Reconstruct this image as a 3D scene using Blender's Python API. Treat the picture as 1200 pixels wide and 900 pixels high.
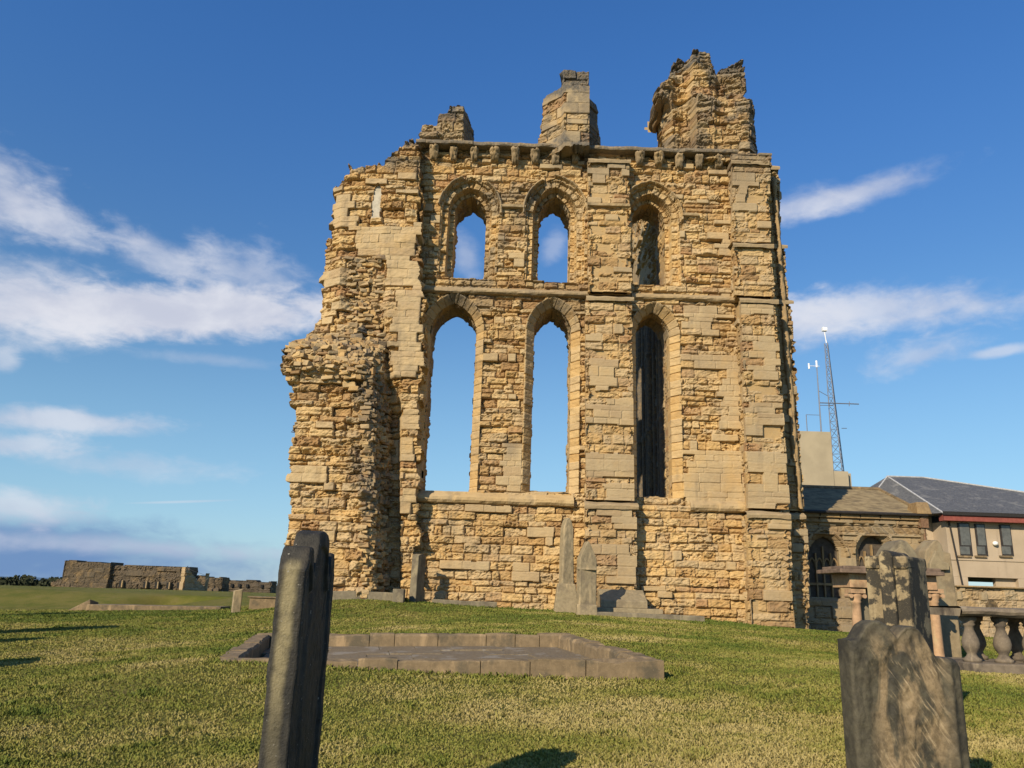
import bpy, math
import numpy as np
from math import radians, sin, cos, tan, atan, atan2, sqrt, pi
from mathutils import Vector, Matrix

for o in list(bpy.data.objects):
    bpy.data.objects.remove(o)
scene = bpy.context.scene
COL = scene.collection

# ------------------------------------------------------------------ camera
FPX = 924.0
PITCH = atan(244 / 924.0)
ROLL = atan(.033)
EYE = np.array([0., 0., 1.5])
_F = np.array([0, cos(PITCH), sin(PITCH)])
_U0 = np.array([0, -sin(PITCH), cos(PITCH)])
_R0 = np.array([1., 0, 0])
RV = _R0 * cos(ROLL) + _U0 * sin(ROLL)
UV = _U0 * cos(ROLL) - _R0 * sin(ROLL)

def P(px, py, Y):
    """survey helper: where the sight line of a photo point meets the depth Y"""
    px = np.asarray(px, float); py = np.asarray(py, float)
    d = _F * FPX + RV * (px[..., None] - 600) + UV * (450 - py[..., None])
    return EYE + d * ((Y - EYE[1]) / d[..., 1])[..., None]

def PX(x, y, z):
    q = np.stack([np.asarray(x, float), np.asarray(y, float) + 0 * np.asarray(x, float),
                  np.asarray(z, float)], -1) - EYE
    w = q @ _F
    return 600 + FPX * (q @ RV) / w, 450 - FPX * (q @ UV) / w

cd = bpy.data.cameras.new('camera')
cam = bpy.data.objects.new('camera', cd)
COL.objects.link(cam)
M = Matrix(((RV[0], UV[0], -_F[0], EYE[0]), (RV[1], UV[1], -_F[1], EYE[1]),
            (RV[2], UV[2], -_F[2], EYE[2]), (0, 0, 0, 1)))
cam.matrix_world = M
cd.sensor_fit = 'HORIZONTAL'
cd.angle = 2 * atan(600 / FPX)
cd.clip_end = 30000
scene.camera = cam

# ------------------------------------------------------------------ light
SUN_AZ, SUN_EL = radians(35), radians(28)
LDIR = Vector((sin(SUN_AZ) * cos(SUN_EL), cos(SUN_AZ) * cos(SUN_EL), -sin(SUN_EL)))
sd = bpy.data.lights.new('sun', 'SUN')
sd.energy = 4.7; sd.angle = radians(.5); sd.color = (1, .85, .62)
sun = bpy.data.objects.new('sun', sd); COL.objects.link(sun)
sun.rotation_euler = LDIR.to_track_quat('-Z', 'Y').to_euler()
sun.location = (-20, -30, 30)

class NT:
    """little node builder"""
    def __init__(s, tree): s.t = tree; s.n = tree.nodes; s.l = tree.links
    def node(s, typ, **kw):
        n = s.n.new(typ)
        for k, v in kw.items(): setattr(n, k, v)
        return n
    def put(s, sock, v):
        if isinstance(v, bpy.types.NodeSocket): s.l.new(v, sock)
        elif v is not None: sock.default_value = v
    def m(s, op, a, b=None, c=None, clamp=False):
        n = s.n.new('ShaderNodeMath'); n.operation = op; n.use_clamp = clamp
        s.put(n.inputs[0], a)
        if b is not None: s.put(n.inputs[1], b)
        if c is not None: s.put(n.inputs[2], c)
        return n.outputs[0]
    def ss(s, v, a, b, o0=0., o1=1.):
        n = s.n.new('ShaderNodeMapRange'); n.interpolation_type = 'SMOOTHSTEP'
        s.put(n.inputs[0], v); n.inputs[1].default_value = a; n.inputs[2].default_value = b
        n.inputs[3].default_value = o0; n.inputs[4].default_value = o1
        return n.outputs[0]
    def mix(s, f, a, b, blend='MIX'):
        n = s.n.new('ShaderNodeMix'); n.data_type = 'RGBA'; n.blend_type = blend
        s.put(n.inputs[0], f)
        for i, v in ((6, a), (7, b)):
            if isinstance(v, (tuple, list)): n.inputs[i].default_value = (*v[:3], 1)
            else: s.put(n.inputs[i], v)
        return n.outputs[2]
    def noise(s, vec, scale, detail=4, rough=.55, out=0, dist=0.):
        n = s.n.new('ShaderNodeTexNoise')
        if vec is not None: s.l.new(vec, n.inputs['Vector'])
        n.inputs['Scale'].default_value = scale; n.inputs['Detail'].default_value = detail
        n.inputs['Roughness'].default_value = rough; n.inputs['Distortion'].default_value = dist
        return n.outputs[out]
    def vscale(s, vec, k):
        n = s.n.new('ShaderNodeVectorMath'); n.operation = 'MULTIPLY'
        s.l.new(vec, n.inputs[0]); n.inputs[1].default_value = k
        return n.outputs[0]
    def ramp(s, f, stops):
        n = s.n.new('ShaderNodeValToRGB'); s.put(n.inputs[0], f)
        e = n.color_ramp.elements
        while len(e) < len(stops): e.new(.5)
        for i, (p, c) in enumerate(stops):
            e[i].position = p; e[i].color = (*c, 1)
        return n.outputs[0]
    def attr(s, name):
        n = s.n.new('ShaderNodeAttribute'); n.attribute_type = 'GEOMETRY'; n.attribute_name = name
        return n.outputs['Fac']

world = bpy.data.worlds.new('World'); scene.world = world
world.use_nodes = True
W = NT(world.node_tree)
W.n.clear()
w_out = W.node('ShaderNodeOutputWorld'); w_bg = W.node('ShaderNodeBackground')
W.l.new(w_bg.outputs[0], w_out.inputs[0])
SKY_STR = .085
w_bg.inputs[1].default_value = SKY_STR
sky = W.node('ShaderNodeTexSky', sky_type='NISHITA')
sky.sun_disc = False; sky.sun_elevation = SUN_EL; sky.sun_rotation = radians(180 + 35)
sky.air_density = 1.0; sky.dust_density = .25; sky.ozone_density = 2.2; sky.altitude = 20
skyc = sky.outputs[0]
hs = W.node('ShaderNodeHueSaturation'); hs.inputs['Saturation'].default_value = 1.15
hs.inputs['Value'].default_value = 1.0
W.l.new(skyc, hs.inputs['Color']); skyc = hs.outputs[0]
tc = W.node('ShaderNodeTexCoord'); dirv = tc.outputs['Generated']
sx = W.node('ShaderNodeSeparateXYZ'); W.l.new(dirv, sx.inputs[0])
az = W.m('ARCTAN2', sx.outputs[0], sx.outputs[1])
el = W.m('ARCSINE', sx.outputs[2])
cx = W.node('ShaderNodeCombineXYZ')
W.l.new(az, cx.inputs[0]); W.l.new(el, cx.inputs[1])
ae = cx.outputs[0]
nz1 = W.noise(W.vscale(ae, (1, 1.7, 1)), 8, 9, .55, dist=.25)
nz2 = W.noise(W.vscale(ae, (1, 2.0, 1)), 26, 7, .6, dist=.3)
nz = W.m('ADD', W.m('MULTIPLY', W.m('SUBTRACT', nz1, .5), 1.0), W.m('MULTIPLY', W.m('SUBTRACT', nz2, .5), .85))

def azel(px, py):
    d = _F * FPX + RV * (px - 600) + UV * (450 - py)
    d = d / np.linalg.norm(d)
    return atan2(d[0], d[1]), math.asin(d[2])

# each cloud: centre, end along the long axis, half thickness (photo units), density, softness, noise
CLOUDS = [
    ((215, 366), (430, 362), 33, .97, .5, 1.1),
    ((20, 352), (180, 368), 42, .85, .8, 1.3),
    ((-5, 225), (-110, 190), 40, .6, .9, 1.8),
    ((60, 258), (130, 285), 24, .55, .9, 1.8),
    ((190, 300), (260, 335), 26, .5, .9, 2.0),
    ((285, 325), (370, 345), 40, .5, 1., 2.0),
    ((150, 270), (172, 290), 12, .35, .9, 2.0),
    ((60, 492), (205, 500), 14, .72, .8, 1.6),
    ((0, 520), (120, 524), 12, .6, .8, 1.7),
    ((150, 545), (260, 552), 15, .35, .9, 1.8),
    ((20, 592), (110, 597), 18, .6, .9, 1.7),
    ((245, 421), (330, 428), 8, .25, .9, 1.6),
    ((5, 420), (22, 424), 14, .5, .9, 1.6),
    ((215, 588), (278, 586), 1.6, .35, .7, .3),
    ((1010, 225), (1120, 190), 15, .62, .9, 1.4),
    ((940, 240), (1010, 222), 18, .5, .9, 1.4),
    ((1030, 362), (1230, 345), 24, .72, .9, 1.7),
    ((930, 378), (1000, 372), 30, .62, .95, 1.7),
    ((1085, 415), (1150, 398), 17, .5, .9, 2.0),
    ((1175, 411), (1225, 402), 6, .55, .8, 1.2),
    ((548, 300), (560, 330), 20, .4, .9, 1.5),
    ((648, 290), (660, 270), 16, .33, .9, 1.5),
    ((130, 640), (330, 648), 10, .4, .9, 1.8),
]
acc = None
for (c, e, th, den, soft, kn) in CLOUDS:
    a0, e0 = azel(*c); a1, e1 = azel(*e)
    L = math.hypot(a1 - a0, e1 - e0); ca, sa = (a1 - a0) / L, (e1 - e0) / L
    t = th / 924.0
    da = W.m('SUBTRACT', az, a0); de = W.m('SUBTRACT', el, e0)
    p = W.m('ADD', W.m('MULTIPLY', da, ca / L), W.m('MULTIPLY', de, sa / L))
    q = W.m('ADD', W.m('MULTIPLY', da, -sa / t), W.m('MULTIPLY', de, ca / t))
    r2 = W.m('ADD', W.m('MULTIPLY', p, p), W.m('MULTIPLY', q, q))
    r = W.m('SQRT', r2)
    v = W.m('ADD', W.m('SUBTRACT', 1.0, r), W.m('MULTIPLY', nz, kn))
    f = W.ss(v, -.35 * soft, soft, 0, den)
    acc = f if acc is None else W.m('ADD', acc, W.m('MULTIPLY', f, W.m('SUBTRACT', 1.0, acc)))
front = W.ss(sx.outputs[1], 0, .2)
cloudf = W.m('MULTIPLY', acc, front, clamp=True)
# cloud white, slightly lilac; thin spots bluer
cc = W.mix(W.ss(nz1, .35, .65), (5.3, 5.6, 6.7), (7.0, 7.15, 7.8))
# a slate-blue bank of rain cloud low over the sea on the left
ab, eb = azel(-40, 648)
pb = W.m('MULTIPLY', W.m('SUBTRACT', az, ab), 1 / .30)
qb = W.m('MULTIPLY', W.m('SUBTRACT', el, eb), 1 / .045)
rb = W.m('SQRT', W.m('ADD', W.m('MULTIPLY', pb, pb), W.m('MULTIPLY', qb, qb)))
bank = W.ss(W.m('ADD', W.m('SUBTRACT', 1.0, rb), W.m('MULTIPLY', nz, .9)), -.3, .7, 0, .9)
bank = W.m('MULTIPLY', bank, front)
# low haze toward the horizon: paler, bluer
tint = W.mix(W.ss(el, .10, .72), (.97, 1.05, 1.03), (.78, 1.19, 1.60))
skyc = W.mix(1.0, skyc, tint, 'MULTIPLY')
lowf = W.ss(el, .0, .40, .55, 0.)
sk = W.mix(lowf, skyc, (2.5, 4.9, 7.8))
sk = W.mix(bank, sk, (1.25, 2.35, 4.7))
fin = W.mix(cloudf, sk, cc)
W.l.new(fin, w_bg.inputs[0])

scene.view_settings.view_transform = 'Standard'
scene.view_settings.look = 'None'
scene.view_settings.exposure = 0.36
scene.view_settings.gamma = 1.0
scene.render.resolution_x = 1024; scene.render.resolution_y = 768

# ------------------------------------------------------------------ numpy noise
def _h(ix, iy, s):
    h = (ix.astype(np.int64) * 374761393 + iy.astype(np.int64) * 668265263 + int(s) * 974634777) & 0xffffffff
    h = ((h ^ (h >> 13)) * 1274126177) & 0xffffffff
    h = h ^ (h >> 16)
    return (h & 0xffffff) / float(0xffffff)

def vn(x, y, s=0):
    x = np.asarray(x, float); y = np.asarray(y, float)
    ix = np.floor(x); iy = np.floor(y); fx = x - ix; fy = y - iy
    fx = fx * fx * (3 - 2 * fx); fy = fy * fy * (3 - 2 * fy)
    a = _h(ix, iy, s); b = _h(ix + 1, iy, s); c = _h(ix, iy + 1, s); d = _h(ix + 1, iy + 1, s)
    return (a * (1 - fx) + b * fx) * (1 - fy) + (c * (1 - fx) + d * fx) * fy

def fbm(x, y, s=0, o=3):
    r = 0; a = .5; t = 0
    for i in range(o):
        r = r + a * vn(x, y, s + i * 17); t += a; a *= .55; x = x * 2.03; y = y * 2.03
    return r / t

def sstep(a, b, v):
    t = np.clip((v - a) / (b - a), 0, 1)
    return t * t * (3 - 2 * t)

def inpoly(x, y, poly):
    poly = np.asarray(poly, float); r = np.zeros(np.shape(x), bool)
    n = len(poly)
    for i in range(n):
        x0, y0 = poly[i]; x1, y1 = poly[(i + 1) % n]
        if y0 == y1: continue
        c = ((y0 > y) != (y1 > y)) & (x < (x1 - x0) * (y - y0) / (y1 - y0) + x0)
        r ^= c
    return r

# ------------------------------------------------------------------ materials
def mat(name):
    m = bpy.data.materials.new(name); m.use_nodes = True
    t = NT(m.node_tree); t.n.clear()
    o = t.node('ShaderNodeOutputMaterial'); b = t.node('ShaderNodeBsdfPrincipled')
    t.l.new(b.outputs[0], o.inputs[0])
    b.inputs['Roughness'].default_value = .9
    b.inputs['Specular IOR Level'].default_value = .25
    tcn = t.node('ShaderNodeTexCoord')
    return m, t, b, tcn.outputs['Object']

def bump(t, b, h, strength=.4, dist=.02):
    n = t.node('ShaderNodeBump'); n.inputs['Strength'].default_value = strength
    n.inputs['Distance'].default_value = dist
    t.l.new(h, n.inputs['Height']); t.l.new(n.outputs[0], b.inputs['Normal'])

def masonry_mat(name, stops, ash, dark=(.07, .064, .055), gain=1.0, joint=(.36, .27, .15)):
    m, t, b, oc = mat(name)
    tone = t.attr('tone'); kind = t.attr('kind'); dirt = t.attr('dirt')
    c = t.ramp(tone, stops)
    c = t.mix(t.m('MULTIPLY', kind, .75), c, t.mix(tone, ash, tuple(k * .86 for k in ash)))
    n1 = t.noise(oc, 1.1, 6, .6); n2 = t.noise(oc, 9, 6, .65); n3 = t.noise(oc, 45, 4, .7)
    n0 = t.noise(t.vscale(oc, (1, 1, .6)), .45, 5, .6)
    c = t.mix(t.ss(n0, .46, .64, 0, .65), c, t.mix(.55, c, (.20, .145, .09)))
    nr = t.noise(t.vscale(oc, (2.2, 2.2, .35)), .9, 5, .6)
    c = t.mix(t.ss(nr, .56, .72, 0, .5), c, (.15, .12, .085))
    # grain and bedding streaks
    bed = t.noise(t.vscale(oc, (2.5, 2.5, 26)), 1.0, 5, .6)
    c = t.mix(t.ss(n2, .35, .72, 0, .5), c, t.mix(.5, c, (.56, .40, .20)))
    c = t.mix(t.ss(bed, .52, .75, 0, .45), c, (.25, .155, .07))
    c = t.mix(t.ss(n1, .5, .72, 0, .4), c, (.48, .305, .115))
    c = t.mix(t.ss(n3, .55, .8, 0, .35), c, (.17, .125, .075))
    # grey crust where rain and lichen have worked; also carries painted shade
    cr = t.m('MULTIPLY', dirt, t.ss(t.m('ADD', n2, t.m('MULTIPLY', n1, .5)), .45, .85, .45, 1.))
    c = t.mix(cr, c, t.mix(t.ss(n3, .4, .65), dark, tuple(k * 2.3 for k in dark)))
    if gain != 1.0: c = t.mix(1.0, c, (gain, gain, gain), 'MULTIPLY')
    t.l.new(c, b.inputs['Base Color'])
    hh = t.m('ADD', t.m('MULTIPLY', n2, .6), t.m('ADD', t.m('MULTIPLY', n3, .35), t.m('MULTIPLY', bed, .5)))
    bump(t, b, hh, .55, .035)
    b.inputs['Roughness'].default_value = .95
    return m

SAND = [(0, (.27, .155, .065)), (.2, (.42, .265, .105)), (.45, (.51, .35, .155)), (.65, (.47, .345, .185)), (.85, (.40, .295, .165)), (1, (.32, .18, .08))]
M_PRIORY = masonry_mat('priory_sandstone', SAND, (.43, .335, .20))
CHAP = [(0, (.20, .135, .07)), (.4, (.31, .225, .125)), (.75, (.35, .26, .15)), (1, (.25, .17, .09))]
M_CHAPEL = masonry_mat('chapel_sandstone', CHAP, (.34, .27, .17))
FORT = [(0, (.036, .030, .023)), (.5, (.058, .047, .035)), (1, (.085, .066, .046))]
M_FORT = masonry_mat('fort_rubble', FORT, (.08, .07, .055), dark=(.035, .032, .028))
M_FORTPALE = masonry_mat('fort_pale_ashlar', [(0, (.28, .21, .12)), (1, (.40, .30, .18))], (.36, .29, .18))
M_RUBWALL = masonry_mat('boundary_wall_stone', [(0, (.26, .19, .11)), (.5, (.38, .29, .18)), (1, (.30, .25, .17))], (.36, .3, .2))

def worn_stone(name, base, lichen, dark, scale=1., lich=.5, dk=.5, bstr=.5, sharp=.16, rough=.85):
    m, t, b, oc = mat(name)
    n1 = t.noise(oc, 3.2 * scale, 7, .62); n2 = t.noise(oc, 14 * scale, 6, .65); n3 = t.noise(oc, 70 * scale, 4, .7)
    n4 = t.noise(t.vscale(oc, (1, 1, .28)), 5.5 * scale, 6, .6, dist=.5)
    c = t.mix(t.ss(n2, .3, .7), base, tuple(k * .72 for k in base))
    c = t.mix(t.ss(n4, .52 - .2 * (lich - .5), .66, 0, .9), c, lichen)
    c = t.mix(t.ss(n1, .5 - .25 * (dk - .5), .5 - .25 * (dk - .5) + sharp, 0, .92), c, dark)
    c = t.mix(t.ss(n3, .58, .75, 0, .5), c, tuple(min(1, k * 1.5) for k in lichen))
    t.l.new(c, b.inputs['Base Color'])
    bump(t, b, t.m('ADD', t.m('MULTIPLY', n2, .7), t.m('MULTIPLY', n3, .3)), bstr, .012)
    b.inputs['Roughness'].default_value = rough
    return m

M_GREY = worn_stone('grey_headstone_stone', (.29, .235, .145), (.36, .28, .165), (.18, .145, .095), .8, .5, .45)
M_KERB = worn_stone('kerb_stone', (.20, .147, .085), (.30, .215, .12), (.09, .075, .05), .8, .5, .5)
M_LEDGER = worn_stone('ledger_stone', (.20, .17, .115), (.27, .225, .14), (.11, .092, .066), .7, .5, .5)
M_PINK = worn_stone('pink_sandstone', (.45, .285, .165), (.42, .33, .19), (.20, .135, .08), .8, .4, .3)
M_TABLE = worn_stone('table_tomb_stone', (.20, .16, .115), (.30, .24, .16), (.075, .062, .05), .9, .5, .55)

def simple(name, colr, rough=.7, nscale=8, var=.2, bs=.15, metal=0., spec=.3):
    m, t, b, oc = mat(name)
    n = t.noise(oc, nscale, 5, .6)
    t.l.new(t.mix(t.ss(n, .3, .7), tuple(k * (1 - var) for k in colr), tuple(k * (1 + var) for k in colr)), b.inputs['Base Color'])
    b.inputs['Roughness'].default_value = rough; b.inputs['Metallic'].default_value = metal
    b.inputs['Specular IOR Level'].default_value = spec
    bump(t, b, n, bs, .02)
    return m

# ------------------------------------------------------------------ scene helpers
def link(o, parent=None):
    COL.objects.link(o)
    if parent is not None: o.parent = parent
    return o

def thing(name, label, cat, loc=None, group=None):
    o = bpy.data.objects.new(name, None); o.empty_display_size = .3
    COL.objects.link(o); o['label'] = label; o['category'] = cat
    if group: o['group'] = group
    return o

def tag(o, label, cat, group=None):
    o['label'] = label; o['category'] = cat
    if group: o['group'] = group
    return o

def structure(o): o['kind'] = 'structure'; return o

class Acc:
    """collects numpy patches into one mesh"""
    def __init__(s): s.v = []; s.f = []; s.a = {'tone': [], 'kind': [], 'dirt': []}; s.n = 0
    def add(s, v, f, tone=.5, kind=0., dirt=0.):
        v = np.asarray(v, float).reshape(-1, 3); f = np.asarray(f, np.int64).reshape(-1, 4)
        s.v.append(v); s.f.append(f + s.n); s.n += len(v)
        for k, x in (('tone', tone), ('kind', kind), ('dirt', dirt)):
            s.a[k].append(np.broadcast_to(np.asarray(x, float).reshape(-1) if np.ndim(x) else x, (len(v),)))
    def grid(s, pos, mask=None, ext=None, tone=.5, kind=0., dirt=0.):
        nv, nu = pos.shape[:2]
        if mask is None: mask = np.ones((nv - 1, nu - 1), bool)
        idx = np.arange(nv * nu).reshape(nv, nu)
        a = idx[:-1, :-1][mask]; b = idx[:-1, 1:][mask]; c = idx[1:, 1:][mask]; d = idx[1:, :-1][mask]
        quads = np.stack([a, b, c, d], 1)
        allv = pos.reshape(-1, 3)
        bc = lambda x: np.broadcast_to(x, (nv, nu)).reshape(-1)
        T, K, D = bc(tone), bc(kind), bc(dirt)
        if isinstance(ext, list):
            rings = [pos] + ext
            mp = np.pad(mask, 1); core = mp[1:-1, 1:-1]; es = []
            m = core & ~mp[:-2, 1:-1]; es.append(np.stack([idx[:-1, :-1][m], idx[:-1, 1:][m]], 1))
            m = core & ~mp[2:, 1:-1]; es.append(np.stack([idx[1:, 1:][m], idx[1:, :-1][m]], 1))
            m = core & ~mp[1:-1, :-2]; es.append(np.stack([idx[1:, :-1][m], idx[:-1, :-1][m]], 1))
            m = core & ~mp[1:-1, 2:]; es.append(np.stack([idx[:-1, 1:][m], idx[1:, 1:][m]], 1))
            e = np.concatenate(es); N = len(allv); allq = [quads]
            for k in range(len(ext)):
                allq.append(np.stack([e[:, 1] + k * N, e[:, 0] + k * N, e[:, 0] + (k + 1) * N, e[:, 1] + (k + 1) * N], 1))
            allv = np.concatenate([r.reshape(-1, 3) for r in rings]); quads = np.concatenate(allq)
            k = len(rings); T, K, D = np.tile(T, k), np.tile(K, k), np.tile(D, k)
        elif ext is not None:
            mp = np.pad(mask, 1)
            core = mp[1:-1, 1:-1]
            es = []
            m = core & ~mp[:-2, 1:-1]; es.append(np.stack([idx[:-1, :-1][m], idx[:-1, 1:][m]], 1))
            m = core & ~mp[2:, 1:-1]; es.append(np.stack([idx[1:, 1:][m], idx[1:, :-1][m]], 1))
            m = core & ~mp[1:-1, :-2]; es.append(np.stack([idx[1:, :-1][m], idx[:-1, :-1][m]], 1))
            m = core & ~mp[1:-1, 2:]; es.append(np.stack([idx[:-1, 1:][m], idx[1:, 1:][m]], 1))
            e = np.concatenate(es)
            N = len(allv)
            ext = np.asarray(ext, float)
            if ext.ndim == 1:
                back = allv + ext
            else:
                back = ext.reshape(-1, 3)
            allv = np.concatenate([allv, back]); T = np.concatenate([T, T]); K = np.concatenate([K, K]); D = np.concatenate([D, D])
            quads = np.concatenate([quads, np.stack([e[:, 1], e[:, 0], e[:, 0] + N, e[:, 1] + N], 1)])
        used = np.unique(quads)
        remap = np.zeros(len(allv), np.int64); remap[used] = np.arange(len(used))
        s.add(allv[used], remap[quads], T[used], K[used], D[used])
    def box(s, x0, x1, y0, y1, z0, z1, **k):
        v = [(x0, y0, z0), (x1, y0, z0), (x1, y1, z0), (x0, y1, z0), (x0, y0, z1), (x1, y0, z1), (x1, y1, z1), (x0, y1, z1)]
        s.add(v, [(0, 3, 2, 1), (4, 5, 6, 7), (0, 1, 5, 4), (1, 2, 6, 5), (2, 3, 7, 6), (3, 0, 4, 7)], **k)
    def build(s, name, m, parent=None, smooth=False):
        me = bpy.data.meshes.new(name)
        v = np.concatenate(s.v); f = np.concatenate(s.f)
        me.vertices.add(len(v)); me.vertices.foreach_set('co', v.astype(np.float32).ravel())
        me.loops.add(len(f) * 4); me.loops.foreach_set('vertex_index', f.astype(np.int32).ravel())
        me.polygons.add(len(f)); me.polygons.foreach_set('loop_start', (np.arange(len(f)) * 4).astype(np.int32))
        me.polygons.foreach_set('use_smooth', np.full(len(f), smooth))
        me.update(calc_edges=True); me.validate()
        for k, x in s.a.items():
            at = me.attributes.new(k, 'FLOAT', 'POINT')
            xs = np.concatenate(x).astype(np.float32)
            if len(me.vertices) == len(xs): at.data.foreach_set('value', xs)
        me.materials.append(m)
        return link(bpy.data.objects.new(name, me), parent)

def mesh(name, verts, faces, m, parent=None, bevel=0., smooth=False, seg=2):
    me = bpy.data.meshes.new(name)
    me.from_pydata([tuple(map(float, v)) for v in verts], [], [tuple(int(i) for i in f) for f in faces])
    if smooth:
        for p in me.polygons: p.use_smooth = True
    me.materials.append(m)
    o = link(bpy.data.objects.new(name, me), parent)
    if bevel:
        b = o.modifiers.new('bevel', 'BEVEL'); b.width = bevel; b.segments = seg; b.limit_method = 'ANGLE'; b.angle_limit = radians(30)
    return o

class MB:
    """collects plain shapes (boxes, prisms, tubes, lathes) into one mesh"""
    def __init__(s): s.v = []; s.f = []
    def add(s, v, f):
        n = len(s.v); s.v += [tuple(map(float, p)) for p in v]; s.f += [tuple(i + n for i in q) for q in f]; return s
    def box(s, x0, x1, y0, y1, z0, z1):
        return s.add([(x0, y0, z0), (x1, y0, z0), (x1, y1, z0), (x0, y1, z0), (x0, y0, z1), (x1, y0, z1), (x1, y1, z1), (x0, y1, z1)],
                     [(0, 3, 2, 1), (4, 5, 6, 7), (0, 1, 5, 4), (1, 2, 6, 5), (2, 3, 7, 6), (3, 0, 4, 7)])
    def prism(s, pts, ext):
        n = len(pts); ext = np.asarray(ext, float); pts = [np.asarray(p, float) for p in pts]
        v = pts + [p + ext for p in pts]
        f = [tuple(range(n)), tuple(range(2 * n - 1, n - 1, -1))] + [(i, i + n, (i + 1) % n + n, (i + 1) % n) for i in range(n)]
        return s.add(v, f)
    def tube(s, p0, p1, r0, r1=None, n=8):
        r1 = r0 if r1 is None else r1
        p0 = Vector(p0); p1 = Vector(p1); d = (p1 - p0).normalized()
        a = d.orthogonal().normalized(); b = d.cross(a)
        v = []
        for p, r in ((p0, r0), (p1, r1)):
            for k in range(n):
                w = p + a * (r * cos(2 * pi * k / n)) + b * (r * sin(2 * pi * k / n)); v.append(tuple(w))
        f = [(k, (k + 1) % n, (k + 1) % n + n, k + n) for k in range(n)] + [tuple(range(n - 1, -1, -1)), tuple(range(n, 2 * n))]
        return s.add(v, f)
    def lathe(s, c, prof, n=16):
        v = []; c = np.asarray(c, float)
        for (r, z) in prof:
            for k in range(n): v.append((c[0] + r * cos(2 * pi * k / n), c[1] + r * sin(2 * pi * k / n), c[2] + z))
        f = []
        for i in range(len(prof) - 1):
            for k in range(n): f.append((i * n + k, i * n + (k + 1) % n, (i + 1) * n + (k + 1) % n, (i + 1) * n + k))
        f += [tuple(range(n - 1, -1, -1)), tuple(range((len(prof) - 1) * n, len(prof) * n))]
        return s.add(v, f)
    def build(s, name, m, parent=None, bevel=0., smooth=False, seg=2):
        return mesh(name, s.v, s.f, m, parent, bevel, smooth, seg)

# ------------------------------------------------------------------ masonry
def masonry(u, v, seed, ch=.26, lw=.62, rough=1., ashlar=None, warp=.03, p_ash=.07):
    """coursed, weathered stonework as relief over (u,v); v is height so courses run round corners"""
    rs = np.random.default_rng(seed)
    uw = u + warp * (vn(u * 1.3, v * 1.3, seed + 1) - .5) * 2
    vw = v + warp * ((vn(u * .5, v * .9, seed + 2) - .5) * 2.2 + (vn(u * 3, v * 3, seed + 3) - .5) * .7)
    v0, v1, u0, u1 = vw.min() - 1, vw.max() + 1, uw.min() - 1, uw.max() + 1
    nc = int((v1 - v0) / ch * 1.5) + 6
    ed = v0 + np.concatenate([[0], np.cumsum(ch * rs.uniform(.62, 1.38, nc))])
    ci = np.clip(np.searchsorted(ed, vw, 'right') - 1, 0, nc - 1)
    vb, vt = ed[ci], ed[ci + 1]
    nk = int((u1 - u0) / lw * 2.2) + 8
    B = 10000.
    flat = (np.cumsum(lw * rs.uniform(.42, 1.6, (nc, nk)), 1) - lw * rs.uniform(.2, 1.2, (nc, 1)) + np.arange(nc)[:, None] * B)
    flat[:, 0] = np.arange(nc) * B - 2
    flat = flat.ravel()
    k = np.clip(np.searchsorted(flat, ci * B + (uw - u0), 'right') - 1, 0, len(flat) - 2)
    ub = flat[k] - ci * B; ue = flat[k + 1] - ci * B; uu = uw - u0
    R = rs.random((len(flat), 7))[k]
    du = np.minimum(uu - ub, ue - uu); dv = np.minimum(vw - vb, vt - vw)
    rr = .05
    d = np.where((du < rr) & (dv < rr), rr - np.sqrt((rr - du) ** 2 + (rr - dv) ** 2), np.minimum(du, dv))
    uc = (ub + ue) / 2 + u0; vc = (vb + vt) / 2
    ash = R[..., 5] < p_ash
    if ashlar is not None: ash = ash | ashlar(uc, vc)
    big = vn(u * .35, v * .35, seed + 9)
    n1 = fbm(u * 4.5, v * 8, seed + 4, 3) - .5; n2 = fbm(u * 13, v * 24, seed + 5, 2) - .5
    bed = vn(u * 1.7 + R[..., 0] * 40, v * 15 + R[..., 1] * 40, seed + 6) - .5
    jw = .022 + rough * .04 * R[..., 1]
    pr = sstep(0, 1, np.clip(d / jw, 0, 1))
    rel = -(.05 + .045 * rough * R[..., 2]) * (1 - pr)
    rel = rel + rough * ((R[..., 0] - .5) * .10 + n1 * .17 * (.25 + R[..., 3]) + n2 * .06 + bed * .07 * R[..., 4]
                         + (big - .5) * .10 - .09 * (R[..., 6] < .10))
    pit = fbm(u * 8, v * 14, seed + 7, 3)
    rel = rel - rough * (.035 + .075 * sstep(.56, .72, pit) * sstep(.3, .65, R[..., 3]) + .05 * sstep(.5, .7, fbm(u * 1.5, v * 1.5, seed + 8, 2)))
    tilt = (R[..., 6] - .5) * .14 * (vw - vc) * rough
    rel = rel + tilt
    ra = -.016 * (1 - sstep(0, .022, d)) + (R[..., 0] - .5) * .02 + n2 * .008 + .015
    rel = np.where(ash, ra, rel)
    tone = np.clip(.5 + (R[..., 4] - .5) * .95 + (big - .5) * .5, 0, 1)
    joint = (1 - pr)
    return rel, tone, ash * 1.0, joint, (uc, vc, R, ci)

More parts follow.
